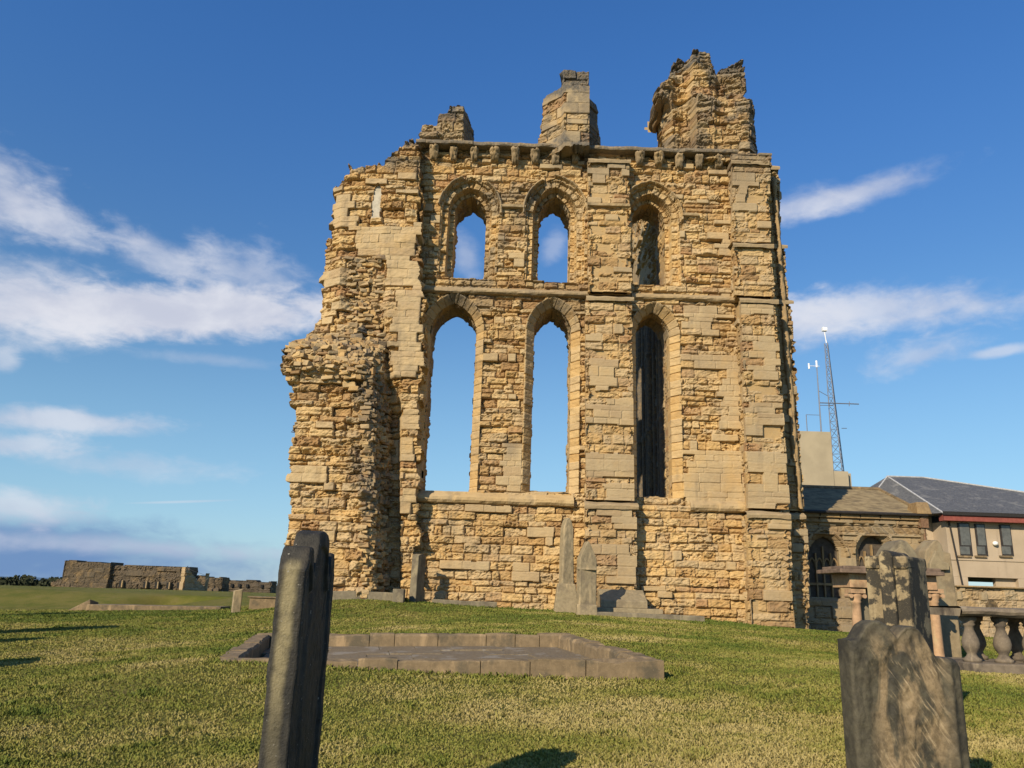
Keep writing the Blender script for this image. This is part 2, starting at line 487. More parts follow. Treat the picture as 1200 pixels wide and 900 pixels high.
def facet(acc, p0, p1, z0, z1, seed, step=.035, top=None, rough=1., ashlar=None, skirt=.12, dirt=0., ch=.26, lw=.62,
          batter=(0, 0), jag=.05, ustart=0., p_ash=.07, relk=1.):
    """vertical masonry face from plan point p0 to p1 (seen with p0 on the left)"""
    p0 = np.array([*p0, 0.]); p1 = np.array([*p1, 0.])
    L = np.linalg.norm(p1 - p0); U = (p1 - p0) / L; N = np.array([U[1], -U[0], 0.])
    nu = max(3, int(L / step) + 1); nv = max(3, int((z1 - z0) / step) + 1)
    u, v = np.meshgrid(np.linspace(0, L, nu), np.linspace(z0, z1, nv))
    rel, tone, kind, jo, (uc, vc, R, ci) = masonry(u + ustart, v, seed, ch, lw, rough, ashlar and (lambda a, b: ashlar(a - ustart, b)), p_ash=p_ash)
    rel = rel * relk
    edge = np.minimum(u, L - u)
    sgn = np.where(u < L / 2, 1, -1)
    jj = (_h(ci, ci * 0 + (u > L / 2), seed + 5) - .6) * jag * (1 - sstep(0, min(.3, L * .4), edge)) * (1 - .8 * kind)
    tt = (v - z0) / (z1 - z0)
    su = (batter[0] * (1 - u / L) - batter[1] * (u / L)) * tt   # narrowing with height on each side
    uu = u - sgn * jj + su
    pos = p0 + U * uu[..., None] + N * rel[..., None]
    pos[..., 2] += v
    mask = None
    if top is not None:
        t = top(u)
        m = (v + (R[..., 3] - .5) * .22) < t
        mask = m[:-1, :-1] & m[1:, 1:]
    dd = dirt(uu, v) if callable(dirt) else dirt
    acc.grid(pos, mask, ext=-N * skirt if skirt else None, tone=tone, kind=kind, dirt=np.clip(dd + 0 * u + jo * .12, 0, 1))

def block(acc, x0, x1, y0, y1, z0, z1, seed, ztop=True, **k):
    """masonry block: front, left and right faces, plain core"""
    facet(acc, (x0, y0), (x1, y0), z0, z1, seed, **k)
    kk = dict(k); kk.pop('ashlar', None); kk.pop('batter', None)
    facet(acc, (x0, y1), (x0, y0), z0, z1, seed, **kk)
    facet(acc, (x1, y0), (x1, y1), z0, z1, seed, **kk)
    if ztop:
        acc.box(x0 + .05, x1 - .05, y0 + .06, y1, z0, z1 - .02, tone=.5, dirt=.5)

def hfpatch(acc, poly, Y, off, back, seed, step=.03, rough=1., ashlar=None, dirt=None, ch=.26, lw=.62, jagk=.16, p_ash=.07, lump=.0, hole=None, roughback=1.):
    """weathered face bounded by a surveyed outline (photo points on depth Y); off = metres it stands forward"""
    pw = P(np.array([p[0] for p in poly]), np.array([p[1] for p in poly]), Y)
    xy = pw[:, [0, 2]]
    x0, x1 = xy[:, 0].min() - .2, xy[:, 0].max() + .2; z0, z1 = xy[:, 1].min() - .2, xy[:, 1].max() + .2
    u, v = np.meshgrid(np.arange(x0, x1, step), np.arange(z0, z1, step))
    px, py = PX(u, Y, v)
    def aw(uc, vc):
        a, b = PX(uc, Y, vc); return ashlar(a, b)
    rel, tone, kind, jo, (uc, vc, R, ci) = masonry(u, v, seed, ch, lw, rough, aw if ashlar else None, p_ash=p_ash)
    ju = (R[..., 0] - .5) * jagk + (fbm(u * 5, v * 5, seed + 40) - .5) * jagk
    jv = (R[..., 2] - .5) * jagk * .7 + (fbm(u * 5, v * 5, seed + 41) - .5) * jagk
    m = inpoly(u + ju, v + jv, xy)
    if hole is not None: m &= ~hole(u, v)
    mask = m[:-1, :-1] & m[1:, 1:] & m[:-1, 1:] & m[1:, :-1]
    o = off(px, py) if callable(off) else off + 0 * u
    if lump is not None and not np.isscalar(lump): lk = lump(px, py)
    else: lk = lump
    o = o + lk * ((fbm(u * 1.6, v * 2.2, seed + 50, 4) - .5) * 2.2 + (fbm(u * 6, v * 9, seed + 51, 3) - .5) * .8)
    yy = Y - o - rel
    pos = np.stack([u + lk * .25 * (fbm(u * 4, v * 4, seed + 60) - .5), yy, v + lk * .25 * (fbm(u * 4, v * 4, seed + 61) - .5)], -1)
    bk = []
    cxm = (x0 + x1) / 2
    for q, fr in enumerate((.12, .3, .52, .76, 1.)):
        r_ = pos.copy(); r_[..., 1] = pos[..., 1] * (1 - fr) + back * fr
        a_ = .30 * roughback if fr < 1 else .1
        r_[..., 0] += a_ * (fbm(u * 2 + q * 7, v * 3.2, seed + 70, 3) - .5) * 1.6 - np.sign(u - cxm) * .16 * fr * roughback
        r_[..., 2] += a_ * (fbm(u * 2 + q * 7, v * 3.2, seed + 80, 3) - .5) * 1.2
        bk.append(r_)
    d = dirt(px, py, u, v) if dirt else 0.
    acc.grid(pos, mask, ext=bk, tone=tone, kind=kind, dirt=np.clip(d + jo * .12, 0, 1))
    # back closing sheet
    S = 5
    sub = pos[::S, ::S].copy(); sub[..., 1] = back - .004
    ms = m[::S, ::S]; acc.grid(sub, ms[:-1, :-1] & ms[1:, 1:], tone=.5, kind=0., dirt=.3)

class Arch:
    """pointed opening; all metres"""
    def __init__(s, xl, xr, zs, za, zb): 
        s.xl, s.xr, s.zs, s.za, s.zb = xl, xr, zs, za, zb
        s.xm = (xl + xr) / 2; s.a = (xr - xl) / 2; h = za - zs
        s.R = (s.a ** 2 + h ** 2) / (2 * s.a)
    def sdf(s, x, z):
        side = np.abs(x - s.xm) - s.a
        cxl = s.a - s.R            # centre offset, mirrored to the right half
        ax = np.abs(x - s.xm)
        arc = np.sqrt((ax - cxl) ** 2 + (z - s.zs) ** 2) - s.R
        return np.where(z <= s.zs, side, arc)
    def ang(s, x, z):
        ax = np.abs(x - s.xm); cxl = s.a - s.R
        return np.arctan2(z - s.zs, ax - cxl)
    def outline(s, w=0., n=14):
        """points left bottom -> apex -> right bottom, offset outward by w"""
        R = s.R + w; cxl = s.a - s.R
        amax = math.acos(max(-1, min(1, -cxl / R)))
        half = [(s.a + w, s.zb)]
        m = max(2, int((s.zs - s.zb) / .3))
        half += [(s.a + w, s.zb + (s.zs - s.zb) * i / m) for i in range(1, m)]
        half += [(cxl + R * cos(amax * i / n), s.zs + R * sin(amax * i / n)) for i in range(n + 1)]
        L = [(s.xm - x, z) for x, z in half]
        return np.array(L + [(s.xm + x, z) for x, z in half[::-1][1:]])

def resample(pts, step):
    d = np.concatenate([[0], np.cumsum(np.linalg.norm(np.diff(pts, axis=0), axis=1))])
    n = max(8, int(d[-1] / step)); s = np.linspace(0, d[-1], n)
    return np.stack([np.interp(s, d, pts[:, 0]), np.interp(s, d, pts[:, 1])], 1), s

# ================================================================== GROUND
def gp(px, py, d):
    return tuple(P(px, py, d))
CTRL = [gp(300, 727, 20), gp(340, 712, 24.3), gp(250, 729, 20), gp(200, 722, 24), gp(400, 697, 24.6), gp(500, 706, 24.8), gp(600, 713, 25), gp(745, 722, 25), gp(850, 730, 25), gp(940, 743, 25),
        gp(600, 905, 5.4), gp(100, 905, 5.6), gp(1150, 905, 5.0), gp(600, 850, 7), gp(300, 850, 7.1), gp(900, 850, 6.9),
        gp(0, 800, 9.5), gp(0, 750, 15), gp(0, 718, 28), gp(276, 719, 26), gp(150, 716, 29), gp(395, 785, 9.6), gp(250, 776, 9.8), gp(775, 798, 9.5),
        gp(1200, 792, 10.5), gp(1000, 800, 8.8), gp(1030, 772, 14), gp(1150, 748, 22), gp(600, 746, 13.2), gp(300, 752, 14),
        (0, 0, 0), (-4, 0, 0), (4, 0, .2), (0, 3, .12), (9, 6, .55), (-12, 6, .05), (14, 28, .1), (-22, 40, .05), (-40, 30, .05), (30, 30, 0),
        (-60, 80, .0), (60, 90, .0), (0, 90, .2), (0, 45, .8), (-30, -10, 0), (30, -10, .2), (0, -20, -.2)]
CTRL = np.array(CTRL)
def _tps():
    x = CTRL[:, :2]; z = CTRL[:, 2]; n = len(x)
    r2 = ((x[:, None] - x[None]) ** 2).sum(-1)
    K = .5 * r2 * np.log(r2 + 1e-9) + np.eye(n) * .08
    A = np.zeros((n + 3, n + 3)); A[:n, :n] = K; A[:n, n] = 1; A[:n, n + 1:] = x; A[n, :n] = 1; A[n + 1:, :n] = x.T
    return np.linalg.solve(A, np.concatenate([z, [0, 0, 0]]))
_w = _tps()
def gz(x, y):
    x = np.asarray(x, float); y = np.asarray(y, float)
    xc = np.clip(x, -60, 60); yc = np.clip(y, -20, 90)
    r = _w[-3] + _w[-2] * xc + _w[-1] * yc
    for i in range(len(CTRL)):
        r2 = (xc - CTRL[i, 0]) ** 2 + (yc - CTRL[i, 1]) ** 2
        r = r + _w[i] * .5 * r2 * np.log(r2 + 1e-9)
    # rampart bank on the left, plateau behind it
    left = sstep(-4, -9, x)
    t = sstep(33.5, 38.5, y + .06 * x) * left
    crest = 1.02 + .10 * np.sin(x * .13) + .004 * x - .0085 * np.clip(y - 41, 0, 70)
    r = r * (1 - t) + crest * t
    shade_notch = np.exp(-((x + 15.2 - (y - 38) * .55) / 1.5) ** 4) * sstep(32.6, 33.6, y) * (1 - sstep(38.2, 39.5, y)) * .9  # made-up cut, shaped so its left side lays shade on the bank
    r = r - shade_notch * t
    # headland falls to the sea far away
    far = np.maximum(np.abs(x) / 1.0, y)
    r = r - 30 * sstep(150, 260, far)
    return r + .02 * (fbm(x * .9, y * .9, 5, 3) - .5)

_PLOT = [P(779, 797, 9.5)[:2], P(255, 775, 9.8)[:2]]
_PLOT += [_PLOT[1] + (P(666, 745, 13.6)[:2] - _PLOT[0]), P(666, 745, 13.6)[:2]]
_gz0 = gz
def gz_sheet(x, y):
    # the turf is cut away under the paved floor of the kerbed plot
    r = _gz0(x, y); d = np.full(np.shape(x), 9.)
    for i in range(4):
        a, b_ = _PLOT[i], _PLOT[(i + 1) % 4]; e = (b_ - a) / np.linalg.norm(b_ - a)
        d = np.minimum(d, (x - a[0]) * e[1] * 1 - (y - a[1]) * e[0]) if False else np.minimum(d, -((x - a[0]) * e[1] - (y - a[1]) * e[0]) * _PS)
    return r - .45 * sstep(.08, .18, d)
_c = sum(_PLOT) / 4; _e = _PLOT[1] - _PLOT[0]
_PS = 1. if -((_c[0] - _PLOT[0][0]) * _e[1] - (_c[1] - _PLOT[0][1]) * _e[0]) > 0 else -1.
def ghit(px, py):
    lo = None
    for Y in np.concatenate([np.arange(2.5, 60, .1)]):
        p = P(px, py, Y)
        if p[2] <= gz(p[0], p[1]): return p
    return P(px, py, 60)

def axis(a, b, fine, step, far, g=1.13):
    c = list(np.arange(a, b, fine)); s = fine; x = c[-1]
    while x < far: s *= g; x += s; c.append(x)
    s = fine; x = a; L = []
    while x > -far: s *= g; x -= s; L.append(x)
    return np.array(L[::-1] + c)
gx = axis(-24, 14, .1, 0, 900); gy = axis(3, 42, .1, 0, 900)
gy = gy[gy > -60]
X_, Y_ = np.meshgrid(gx, gy)
Z_ = gz_sheet(X_, Y_) + .012 * (fbm(X_ * 4, Y_ * 4, 15, 2) - .5) * (Y_ < 46)

m, t, b, oc = mat('lawn')
geo = t.node('ShaderNodeNewGeometry'); pos = geo.outputs['Position']
n1 = t.noise(pos, .33, 5, .6); n2 = t.noise(pos, 1.7, 5, .6); n3 = t.noise(pos, 22, 5, .7)
n4 = t.noise(t.vscale(pos, (1, .45, 1)), 60, 4, .7)
c = t.mix(t.ss(t.m('ADD', t.m('MULTIPLY', n1, .6), t.m('MULTIPLY', n2, .4)), .4, .6), (.12, .13, .022), (.195, .17, .042))
c = t.mix(t.ss(n2, .56, .7, 0, .6), c, (.21, .17, .062))
c = t.mix(t.ss(n3, .4, .7, 0, .4), c, (.07, .09, .015))
c = t.mix(t.ss(n4, .5, .72, 0, .5), c, (.22, .19, .07))
t.l.new(c, b.inputs['Base Color'])
bump(t, b, t.m('ADD', n3, n4), .9, .05)
b.inputs['Specular IOR Level'].default_value = .1
M_LAWN = m
G = Acc(); G.grid(np.stack([X_, Y_, Z_], -1))
structure(G.build('ground', M_LAWN, smooth=True))

m, t, b, oc = mat('sea_water')
b.inputs['Base Color'].default_value = (.012, .05, .11, 1); b.inputs['Roughness'].default_value = .35
bump(t, b, t.noise(oc, .2, 5, .6), .5, .5)
sea = MB().add([(-20000, 150, -22), (20000, 150, -22), (20000, 25000, -22), (-20000, 25000, -22)], [(0, 1, 2, 3)]).build('water', m)
structure(sea)

# ================================================================== THE PRIORY
YW = 25.0; TH = 1.75
priory = thing('ruined_priory', 'tall ruined sandstone priory wall with two tiers of pointed window openings', 'ruin')
def Z(px, py, Y=YW): return float(P(px, py, Y)[2])
def X(px, py, Y=YW): return float(P(px, py, Y)[0])
ZC = (Z(520, 172) + Z(620, 176) + Z(740, 184)) / 3         # cornice underside level
ZM = (Z(500, 339) + Z(620, 343) + Z(740, 348) + Z(870, 352)) / 4
ZL = (Z(490, 580) + Z(640, 588) + Z(745, 591) + Z(900, 598)) / 4

def arch(px_l, px_r, ym, ys, ya, yb):
    xm = (px_l + px_r) / 2
    return Arch(X(px_l, ym), X(px_r, ym), Z(xm, ys), Z(xm, ya), Z(xm, yb))
LOW = [arch(498, 553, 480, 387, 352, 577), arch(624, 668.5, 480, 386, 357, 577), arch(748, 788.5, 480, 391, 363, 583)]
UPP = [arch(529.5, 567, 290, 245, 222, 325), arch(631, 669, 290, 247, 223, 329), arch(744, 782, 290, 253, 230, 333)]

def ash_wall(px, py):
    r = inpoly(px, py, [(585, 520), (625, 520), (625, 578), (585, 580)])
    r |= inpoly(px, py, [(535, 588), (592, 590), (592, 604), (535, 602)])
    r |= inpoly(px, py, [(800, 522), (880, 530), (880, 597), (806, 594)])
    r |= inpoly(px, py, [(800, 360), (835, 362), (835, 385), (800, 382)])
    r |= inpoly(px, py, [(803, 418), (870, 420), (870, 430), (803, 430)])
    r |= inpoly(px, py, [(842, 445), (872, 447), (874, 505), (842, 500)])
    r |= inpoly(px, py, [(520, 655), (580, 657), (580, 668), (520, 668)])
    r |= inpoly(px, py, [(600, 660), (625, 662), (625, 680), (600, 680)])
    r |= inpoly(px, py, [(840, 255), (858, 255), (860, 300), (840, 300)])
    return r

W_ = Acc()
x0, x1 = X(470, 400), X(915, 400); z0, z1 = -.4, ZC + .1
st = .026
u, v = np.meshgrid(np.arange(x0, x1, st), np.arange(z0, z1, st))
pxg, pyg = PX(u, YW, v)
def _aw(uc, vc): return ash_wall(*PX(uc, YW, vc))
rel, tone, kind, jo, (uc, vc, Rr, ci) = masonry(u, v, 11, .235, .56, .9, _aw, p_ash=.035)
off = np.zeros_like(u)
below = sstep(ZL + .02, ZL - .05, v)
off += below * .10
hole = np.zeros(u.shape, bool)
dirt = sstep(.62, .8, fbm(u * .5, v * .5, 77, 4)) * .5
dirt += sstep(ZC - .9, ZC, v) * .35 * fbm(u * 2, v * 2, 71)
dirt += (np.abs(v - ZM) < .5) * .15
for i, A in enumerate(LOW):
    s = A.sdf(u, v); inr = (v > A.zb)
    hole |= (s < 0) & inr
    ring = (s < .30) & inr
    q = A.ang(u, v) * A.R; vo = np.where(v <= A.zs, (v - A.zs) / .26, q / .22)
    kq = np.floor(vo); fr = np.abs(vo - kq - .5) * 2
    hv = _h(kq, np.sign(u - A.xm), 31 + i)
    rv = (hv - .5) * .05 - .05 * sstep(.8, 1, fr) + (fbm(u * 7, v * 7, 90 + i) - .5) * .08
    # chamfer: recedes .32 toward the opening
    ch_ = -.34 * (1 - np.clip(s / .26, 0, 1))
    rel = np.where(ring, rv, rel); off = np.where(ring, ch_, off); tone = np.where(ring, .2 + .6 * hv, tone); kind = np.where(ring, 0, kind)
    dirt = np.where(ring & (v > A.zs), dirt + .25, dirt)
for i, A in enumerate(UPP):
    s = A.sdf(u, v); inr = (v > A.zb)
    hole |= (s < 0) & inr
    band = (s < .66) & inr
    up = v > A.zs - .15
    q = A.ang(u, v) * A.R; vo = np.where(v <= A.zs, (v - A.zs) / .26, q / .2)
    kq = np.floor(vo); fr = np.abs(vo - kq - .5) * 2
    lay = np.floor(s / .2)
    hv = _h(kq, np.sign(u - A.xm) * 3 + lay, 41 + i)
    rv = (hv - .5) * .09 - .07 * sstep(.75, 1, fr) + (fbm(u * 7, v * 7, 95 + i) - .5) * .16
    # three receding orders and, over the head, a hood-mould ring standing proud
    o_ = np.where(s < .16, -.52 + 0 * s, np.where(s < .20, -.36, np.where(s < .40, -.17, -.07)))
    o_ = o_ - .06 * sstep(.45, .7, fbm(u * 3, v * 3, 130 + i, 3)) * (s > .2)
    hood = (s >= .50) & (s < .59) & up & (fbm(u * 1.4, v * 1.4, 140 + i, 2) < .66)
    o_ = np.where(hood, .11 * np.sqrt(np.clip(1 - ((s - .545) / .045) ** 2, 0, 1)), o_)
    use = band & ((s < .46) | hood)
    rel = np.where(use, np.where(hood, rv * .4, rv), rel); off = np.where(use, o_, off)
    tone = np.where(use, .2 + .6 * hv, tone); kind = np.where(use, 0, kind)
    dirt = np.where(use & up, dirt + .3, dirt)
mcell = ~hole[:-1, :-1] & ~hole[1:, 1:] & ~hole[:-1, 1:] & ~hole[1:, :-1]
posw = np.stack([u, YW - off - rel, v], -1)
W_.grid(posw, mcell, ext=np.array([0, .5, 0]), tone=tone, kind=kind, dirt=np.clip(dirt + jo * .1, 0, 1))
# back of the wall
S = 6
sub = posw[::S, ::S].copy(); sub[..., 1] = YW + TH
hs_ = ~hole[::S, ::S]; W_.grid(sub, hs_[:-1, :-1] & hs_[1:, 1:] & hs_[1:, :-1] & hs_[:-1, 1:], tone=.5, dirt=.3)
W_.box(x0, x1, YW + .3, YW + TH - .01, z1 - .12, z1 - .02, dirt=.6)
W_.build('wall', M_PRIORY, priory)

# window reveals: jambs, soffits and sills through the thickness of the wall
def reveal(A, seed, inset, ragged):
    R_ = Acc()
    pts, s = resample(A.outline(0.), .04)
    tdep = np.arange(inset, TH + .02, .045)
    tt, ss = np.meshgrid(tdep, s)
    half = s[-1] / 2
    vv = A.zb + np.where(ss < half, ss, s[-1] - ss)
    rel, tone, kind, jo, ex = masonry(tt + np.where(ss < half, 0, 9), vv, seed, .26, .5, .8)
    tan_ = np.gradient(pts, axis=0); tan_ /= np.linalg.norm(tan_, axis=1)[:, None]
    nx, nz = tan_[:, 1], -tan_[:, 0]      # inward normal
    zt = pts[:, 1][:, None] + 0 * tt
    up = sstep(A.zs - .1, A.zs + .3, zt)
    rag = ragged * up * np.clip((fbm(ss * 5, tt * 3, seed + 3, 3) - .3) * 1.2, 0, 1) * sstep(.2, 1., tt)
    r = np.maximum(rel, -.05) * .8 + rag
    pos = np.stack([pts[:, 0][:, None] + nx[:, None] * r, YW + tt, pts[:, 1][:, None] + nz[:, None] * r], -1)
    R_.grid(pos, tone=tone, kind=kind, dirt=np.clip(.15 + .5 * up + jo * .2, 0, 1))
    # sill
    n = int((A.xr - A.xl) / .05) + 2; xs = np.linspace(A.xl - .05, A.xr + .05, n)
    ys = np.linspace(inset - .1, TH, 30)
    a, b_ = np.meshgrid(xs, ys)
    zz = A.zb - .01 + .10 * sstep(0, .7, b_) + (fbm(a * 4, b_ * 4, seed + 8, 3) - .5) * .10
    R_.grid(np.stack([a, YW + b_, zz], -1), tone=.5, dirt=.3)
    R_.build('window_reveal', M_PRIORY, priory)
for i, A in enumerate(LOW): reveal(A, 200 + i, .34, (.02, .16, .02)[i])
for i, A in enumerate(UPP): reveal(A, 210 + i, .55, (.14, .2, .05)[i])

# left mass: broken transverse wall and the pier it joins
LEFT = [(389, 730), (341, 730), (341, 640), (346, 600), (343, 585), (342, 560), (347, 520), (350, 480), (343, 462), (338, 440),
        (335, 425), (333, 417), (340, 404), (347, 396), (358, 397), (361, 384), (371, 372), (372, 345), (374, 318), (376, 300),
        (380, 282), (386, 262), (388, 232), (389, 214), (398, 206), (404, 197), (406, 186), (411, 189), (414, 194), (430, 192),
        (450, 190), (451, 178), (462, 172), (470, 171), (473, 160), (479, 156), (485, 162), (486, 166), (492, 167),
        (492.5, 332), (497.5, 342), (497, 445), (492, 452), (491, 480), (489, 575), (487, 600), (484, 730)]
TAB = [(150, [(330, .3), (388, .2), (415, .75), (492, .75)]),
       (330, [(330, .3), (372, .25), (398, .75), (408, .62), (440, .65), (450, .75), (492, .75)]),
       (345, [(330, .4), (372, .3), (398, .75), (410, .55), (445, .6), (455, .85), (497, .88)]),
       (395, [(330, .6), (362, .6), (400, .8), (440, .6), (455, .88), (497, .88)]),
       (412, [(330, 1.2), (360, 1.5), (400, 1.45), (440, .9), (452, .6), (458, .88), (497, .88)]),
       (440, [(330, 1.5), (360, 1.7), (400, 1.65), (428, 1.6), (438, 1.25), (446, .8), (453, .5), (462, .88), (497, .88)]),
       (470, [(330, 1.2), (345, 1.4), (400, 1.45), (430, 1.5), (440, 1.25), (447, .5), (452, .15), (466, .3), (470, .7), (492, .7)]),
       (600, [(330, 1.3), (345, 1.4), (400, 1.45), (430, 1.6), (440, 1.35), (446, .4), (451, .02), (464, .08), (468, .62), (489, .66)]),
       (720, [(330, 1.4), (345, 1.5), (400, 1.5), (430, 1.6), (440, 1.35), (446, .4), (450, .0), (464, .05), (468, .5), (486, .55)])]
def left_off(px, py):
    rows = np.stack([np.interp(px, [a for a, _ in r], [b for _, b in r]) for _, r in TAB])
    ys = np.array([y for y, _ in TAB])
    k = np.clip(np.searchsorted(ys, py) - 1, 0, len(ys) - 2)
    f = np.clip((py - ys[k]) / (ys[k + 1] - ys[k]), 0, 1)
    return np.take_along_axis(rows, k[None], 0)[0] * (1 - f) + np.take_along_axis(rows, k[None] + 1, 0)[0] * f - .8
def left_ash(px, py):
    r = inpoly(px, py, [(412, 262), (492, 262), (492, 332), (450, 332), (446, 300), (415, 290)])
    r |= inpoly(px, py, [(390, 225), (414, 222), (414, 262), (390, 262)])
    r |= inpoly(px, py, [(462, 340), (497, 342), (497, 445), (455, 442), (462, 400), (455, 370)])
    r |= inpoly(px, py, [(388, 312), (420, 312), (420, 328), (388, 328)])
    r |= inpoly(px, py, [(382, 355), (420, 352), (420, 362), (382, 362)])
    r |= inpoly(px, py, [(352, 440), (395, 442), (408, 460), (352, 452)])
    r |= inpoly(px, py, [(465, 480), (490, 480), (488, 540), (466, 540)])
    r |= inpoly(px, py, [(344, 548), (380, 548), (380, 566), (344, 566)])
    r |= inpoly(px, py, [(468, 570), (489, 570), (488, 600), (468, 600)])
    return r
def left_lump(px, py):
    core = np.exp(-((px - (425 + (py > 420) * 5)) / 22) ** 2) * sstep(290, 330, py) * .30
    lumpz = np.exp(-((py - 428) / 26) ** 2) * sstep(460, 440, px) * .38
    low = np.exp(-((px - 438) / 15) ** 2) * sstep(450, 480, py) * .46
    return np.maximum(np.maximum(core, lumpz), low) * sstep(460, 450, px) + .035
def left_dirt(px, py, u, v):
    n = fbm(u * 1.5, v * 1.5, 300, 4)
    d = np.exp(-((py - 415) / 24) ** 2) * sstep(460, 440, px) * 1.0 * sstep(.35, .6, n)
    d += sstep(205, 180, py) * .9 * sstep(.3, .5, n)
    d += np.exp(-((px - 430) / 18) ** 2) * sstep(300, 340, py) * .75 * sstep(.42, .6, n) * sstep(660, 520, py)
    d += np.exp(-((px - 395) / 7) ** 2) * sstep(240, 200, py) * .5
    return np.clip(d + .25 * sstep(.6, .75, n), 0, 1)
slitx, slitz0, slitz1 = X(440.5, 235, 24.2), Z(440, 250, 24.2), Z(440, 213, 24.2)
SL = Arch(slitx - .115, slitx + .115, slitz1 - .25, slitz1, slitz0)
def slit_hole(x, z): return (SL.sdf(x, z) < 0) & (z > SL.zb)
L_ = Acc()
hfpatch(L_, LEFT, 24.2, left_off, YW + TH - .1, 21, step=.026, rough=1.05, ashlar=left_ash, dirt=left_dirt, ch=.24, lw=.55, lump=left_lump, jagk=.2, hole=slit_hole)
L_.build('broken_pier', M_PRIORY, priory)
K_ = Acc(); rk = np.random.default_rng(12)
def chunk(x, y, z, a, b2, c2, dirt):
    v = np.array([(i, j, k) for k in (-1, 1) for i, j in ((-1, -1), (1, -1), (1, 1), (-1, 1))], float)
    v = v * np.array([a, b2, c2]) / 2 * rk.uniform(.68, 1.12, (8, 3))
    an, tl = rk.normal(0, .3), rk.normal(0, .09)
    vx = v[:, 0] * cos(an) - v[:, 1] * sin(an); vy = v[:, 0] * sin(an) + v[:, 1] * cos(an)
    K_.add(np.stack([x + vx, y + vy, z + v[:, 2] + vx * tl], 1), [(0, 3, 2, 1), (4, 5, 6, 7), (0, 1, 5, 4), (1, 2, 6, 5), (2, 3, 7, 6), (3, 0, 4, 7)],
           tone=rk.random(), kind=0., dirt=dirt)
for i in range(1150):
    py = rk.uniform(300, 704)
    lo, hi = (431, 451) if py > 450 else (408, 446)
    px = rk.uniform(lo, hi)
    q = P(px, py, 24.2); o_ = float(left_off(np.array([px]), np.array([py]))[0])
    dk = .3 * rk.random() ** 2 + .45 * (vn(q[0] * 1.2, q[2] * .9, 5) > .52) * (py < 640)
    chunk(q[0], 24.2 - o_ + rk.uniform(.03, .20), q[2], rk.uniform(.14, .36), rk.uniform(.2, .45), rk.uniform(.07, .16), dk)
for i in range(380):
    px, py = rk.uniform(345, 446), rk.normal(420, 13)
    q = P(px, py, 24.2); o_ = float(left_off(np.array([px]), np.array([py]))[0])
    chunk(q[0], 24.2 - o_ + rk.uniform(.02, .26), q[2], rk.uniform(.16, .46), rk.uniform(.2, .45), rk.uniform(.08, .2), rk.random() ** 1.5 * (.9 if py < 424 else .35))
ko = K_.build('rubble_core', M_PRIORY, priory)
bv = ko.modifiers.new('bevel', 'BEVEL'); bv.width = .022; bv.segments = 2; bv.limit_method = 'ANGLE'
# pale blocking stone set back inside the slit window
sl = MB(); sl.box(slitx - .16, slitx + .16, 24.42, 24.6, slitz0 - .1, slitz1 + .05)
sl.build('slit_window_blocking', simple('pale_render', (.42, .38, .30), .9, 6, .15), priory, .01)

# buttress between the second and third windows
def pier_ash(px, py):
    r = inpoly(px, py, [(688, 530), (745, 532), (745, 566), (728, 566), (722, 556), (688, 556)])
    r |= inpoly(px, py, [(712, 566), (745, 566), (745, 600), (712, 600)])
    r |= inpoly(px, py, [(708, 585), (746, 590), (746, 618), (725, 618), (720, 606), (700, 606)])
    r |= inpoly(px, py, [(690, 634), (746, 636), (746, 680), (718, 680), (712, 655), (690, 650)])
    r |= inpoly(px, py, [(688, 418), (722, 418), (722, 460), (706, 460), (700, 440), (688, 440)])
    r |= inpoly(px, py, [(700, 470), (742, 460), (742, 500), (690, 500), (692, 475)])
    r |= inpoly(px, py, [(690, 198), (722, 198), (722, 208), (690, 208)])
    return r
B_ = Acc()
def pier(ac, stages, back, seed, ashf, **k):
    for i, (yt, yb, xl0, xr0, xl1, xr1, yf) in enumerate(stages):
        a = P(xl0, yb, yf); b2 = P(xr0, yb, yf); c2 = P(xl1, yt, yf); d2 = P(xr1, yt, yf)
        zb, zt = (a[2] + b2[2]) / 2, (c2[2] + d2[2]) / 2
        facet(ac, (a[0], yf), (b2[0], yf), zb, zt, seed, batter=(c2[0] - a[0], b2[0] - d2[0]), ustart=a[0] + 50,
              ashlar=(lambda uc, vc, a=a, yf=yf: ashf(*PX(uc + a[0], yf, vc))), skirt=.2, **k)
        xl, xr = max(a[0], c2[0]), min(b2[0], d2[0])
        facet(ac, (xl, back), (xl, yf), zb, zt, seed + 1, skirt=0, **k)
        facet(ac, (xr, yf), (xr, back), zb, zt, seed + 2, skirt=0, **k)
        ac.box(xl + .06, xr - .06, yf + .1, back, zb, zt - .005, tone=.4, dirt=.3)
        # weathered offset (sloping ledge) above this stage
        if i + 1 <= len(stages) - 1 or True:
            n = 14; xs = np.linspace(xl - .06, xr + .06, n)
            prof = [(-.07, -.12), (-.09, -.02), (-.07, .02), (.12, .10), (back - yf, .2)]
            g = np.array([[(x, yf + p[0] + .02 * (vn(x * 5, j, seed) - .5), zt + p[1] + .04 * (vn(x * 4, j + 9, seed) - .5)) for x in xs] for j, p in enumerate(prof)])
            ac.grid(g, tone=.55, kind=.6, dirt=.45)
pier(B_, [(188, 341, 690, 741, 688.5, 737, 24.6), (349, 586, 687, 743.5, 686, 740.5, 24.52), (592, 735, 686, 747, 686, 746, 24.45)], 25.0, 31, pier_ash, p_ash=.06, rough=.8,
     dirt=lambda u, v: .12 + .5 * sstep(ZC - 2.2, ZC, v))
B_.build('buttress', M_PRIORY, priory)

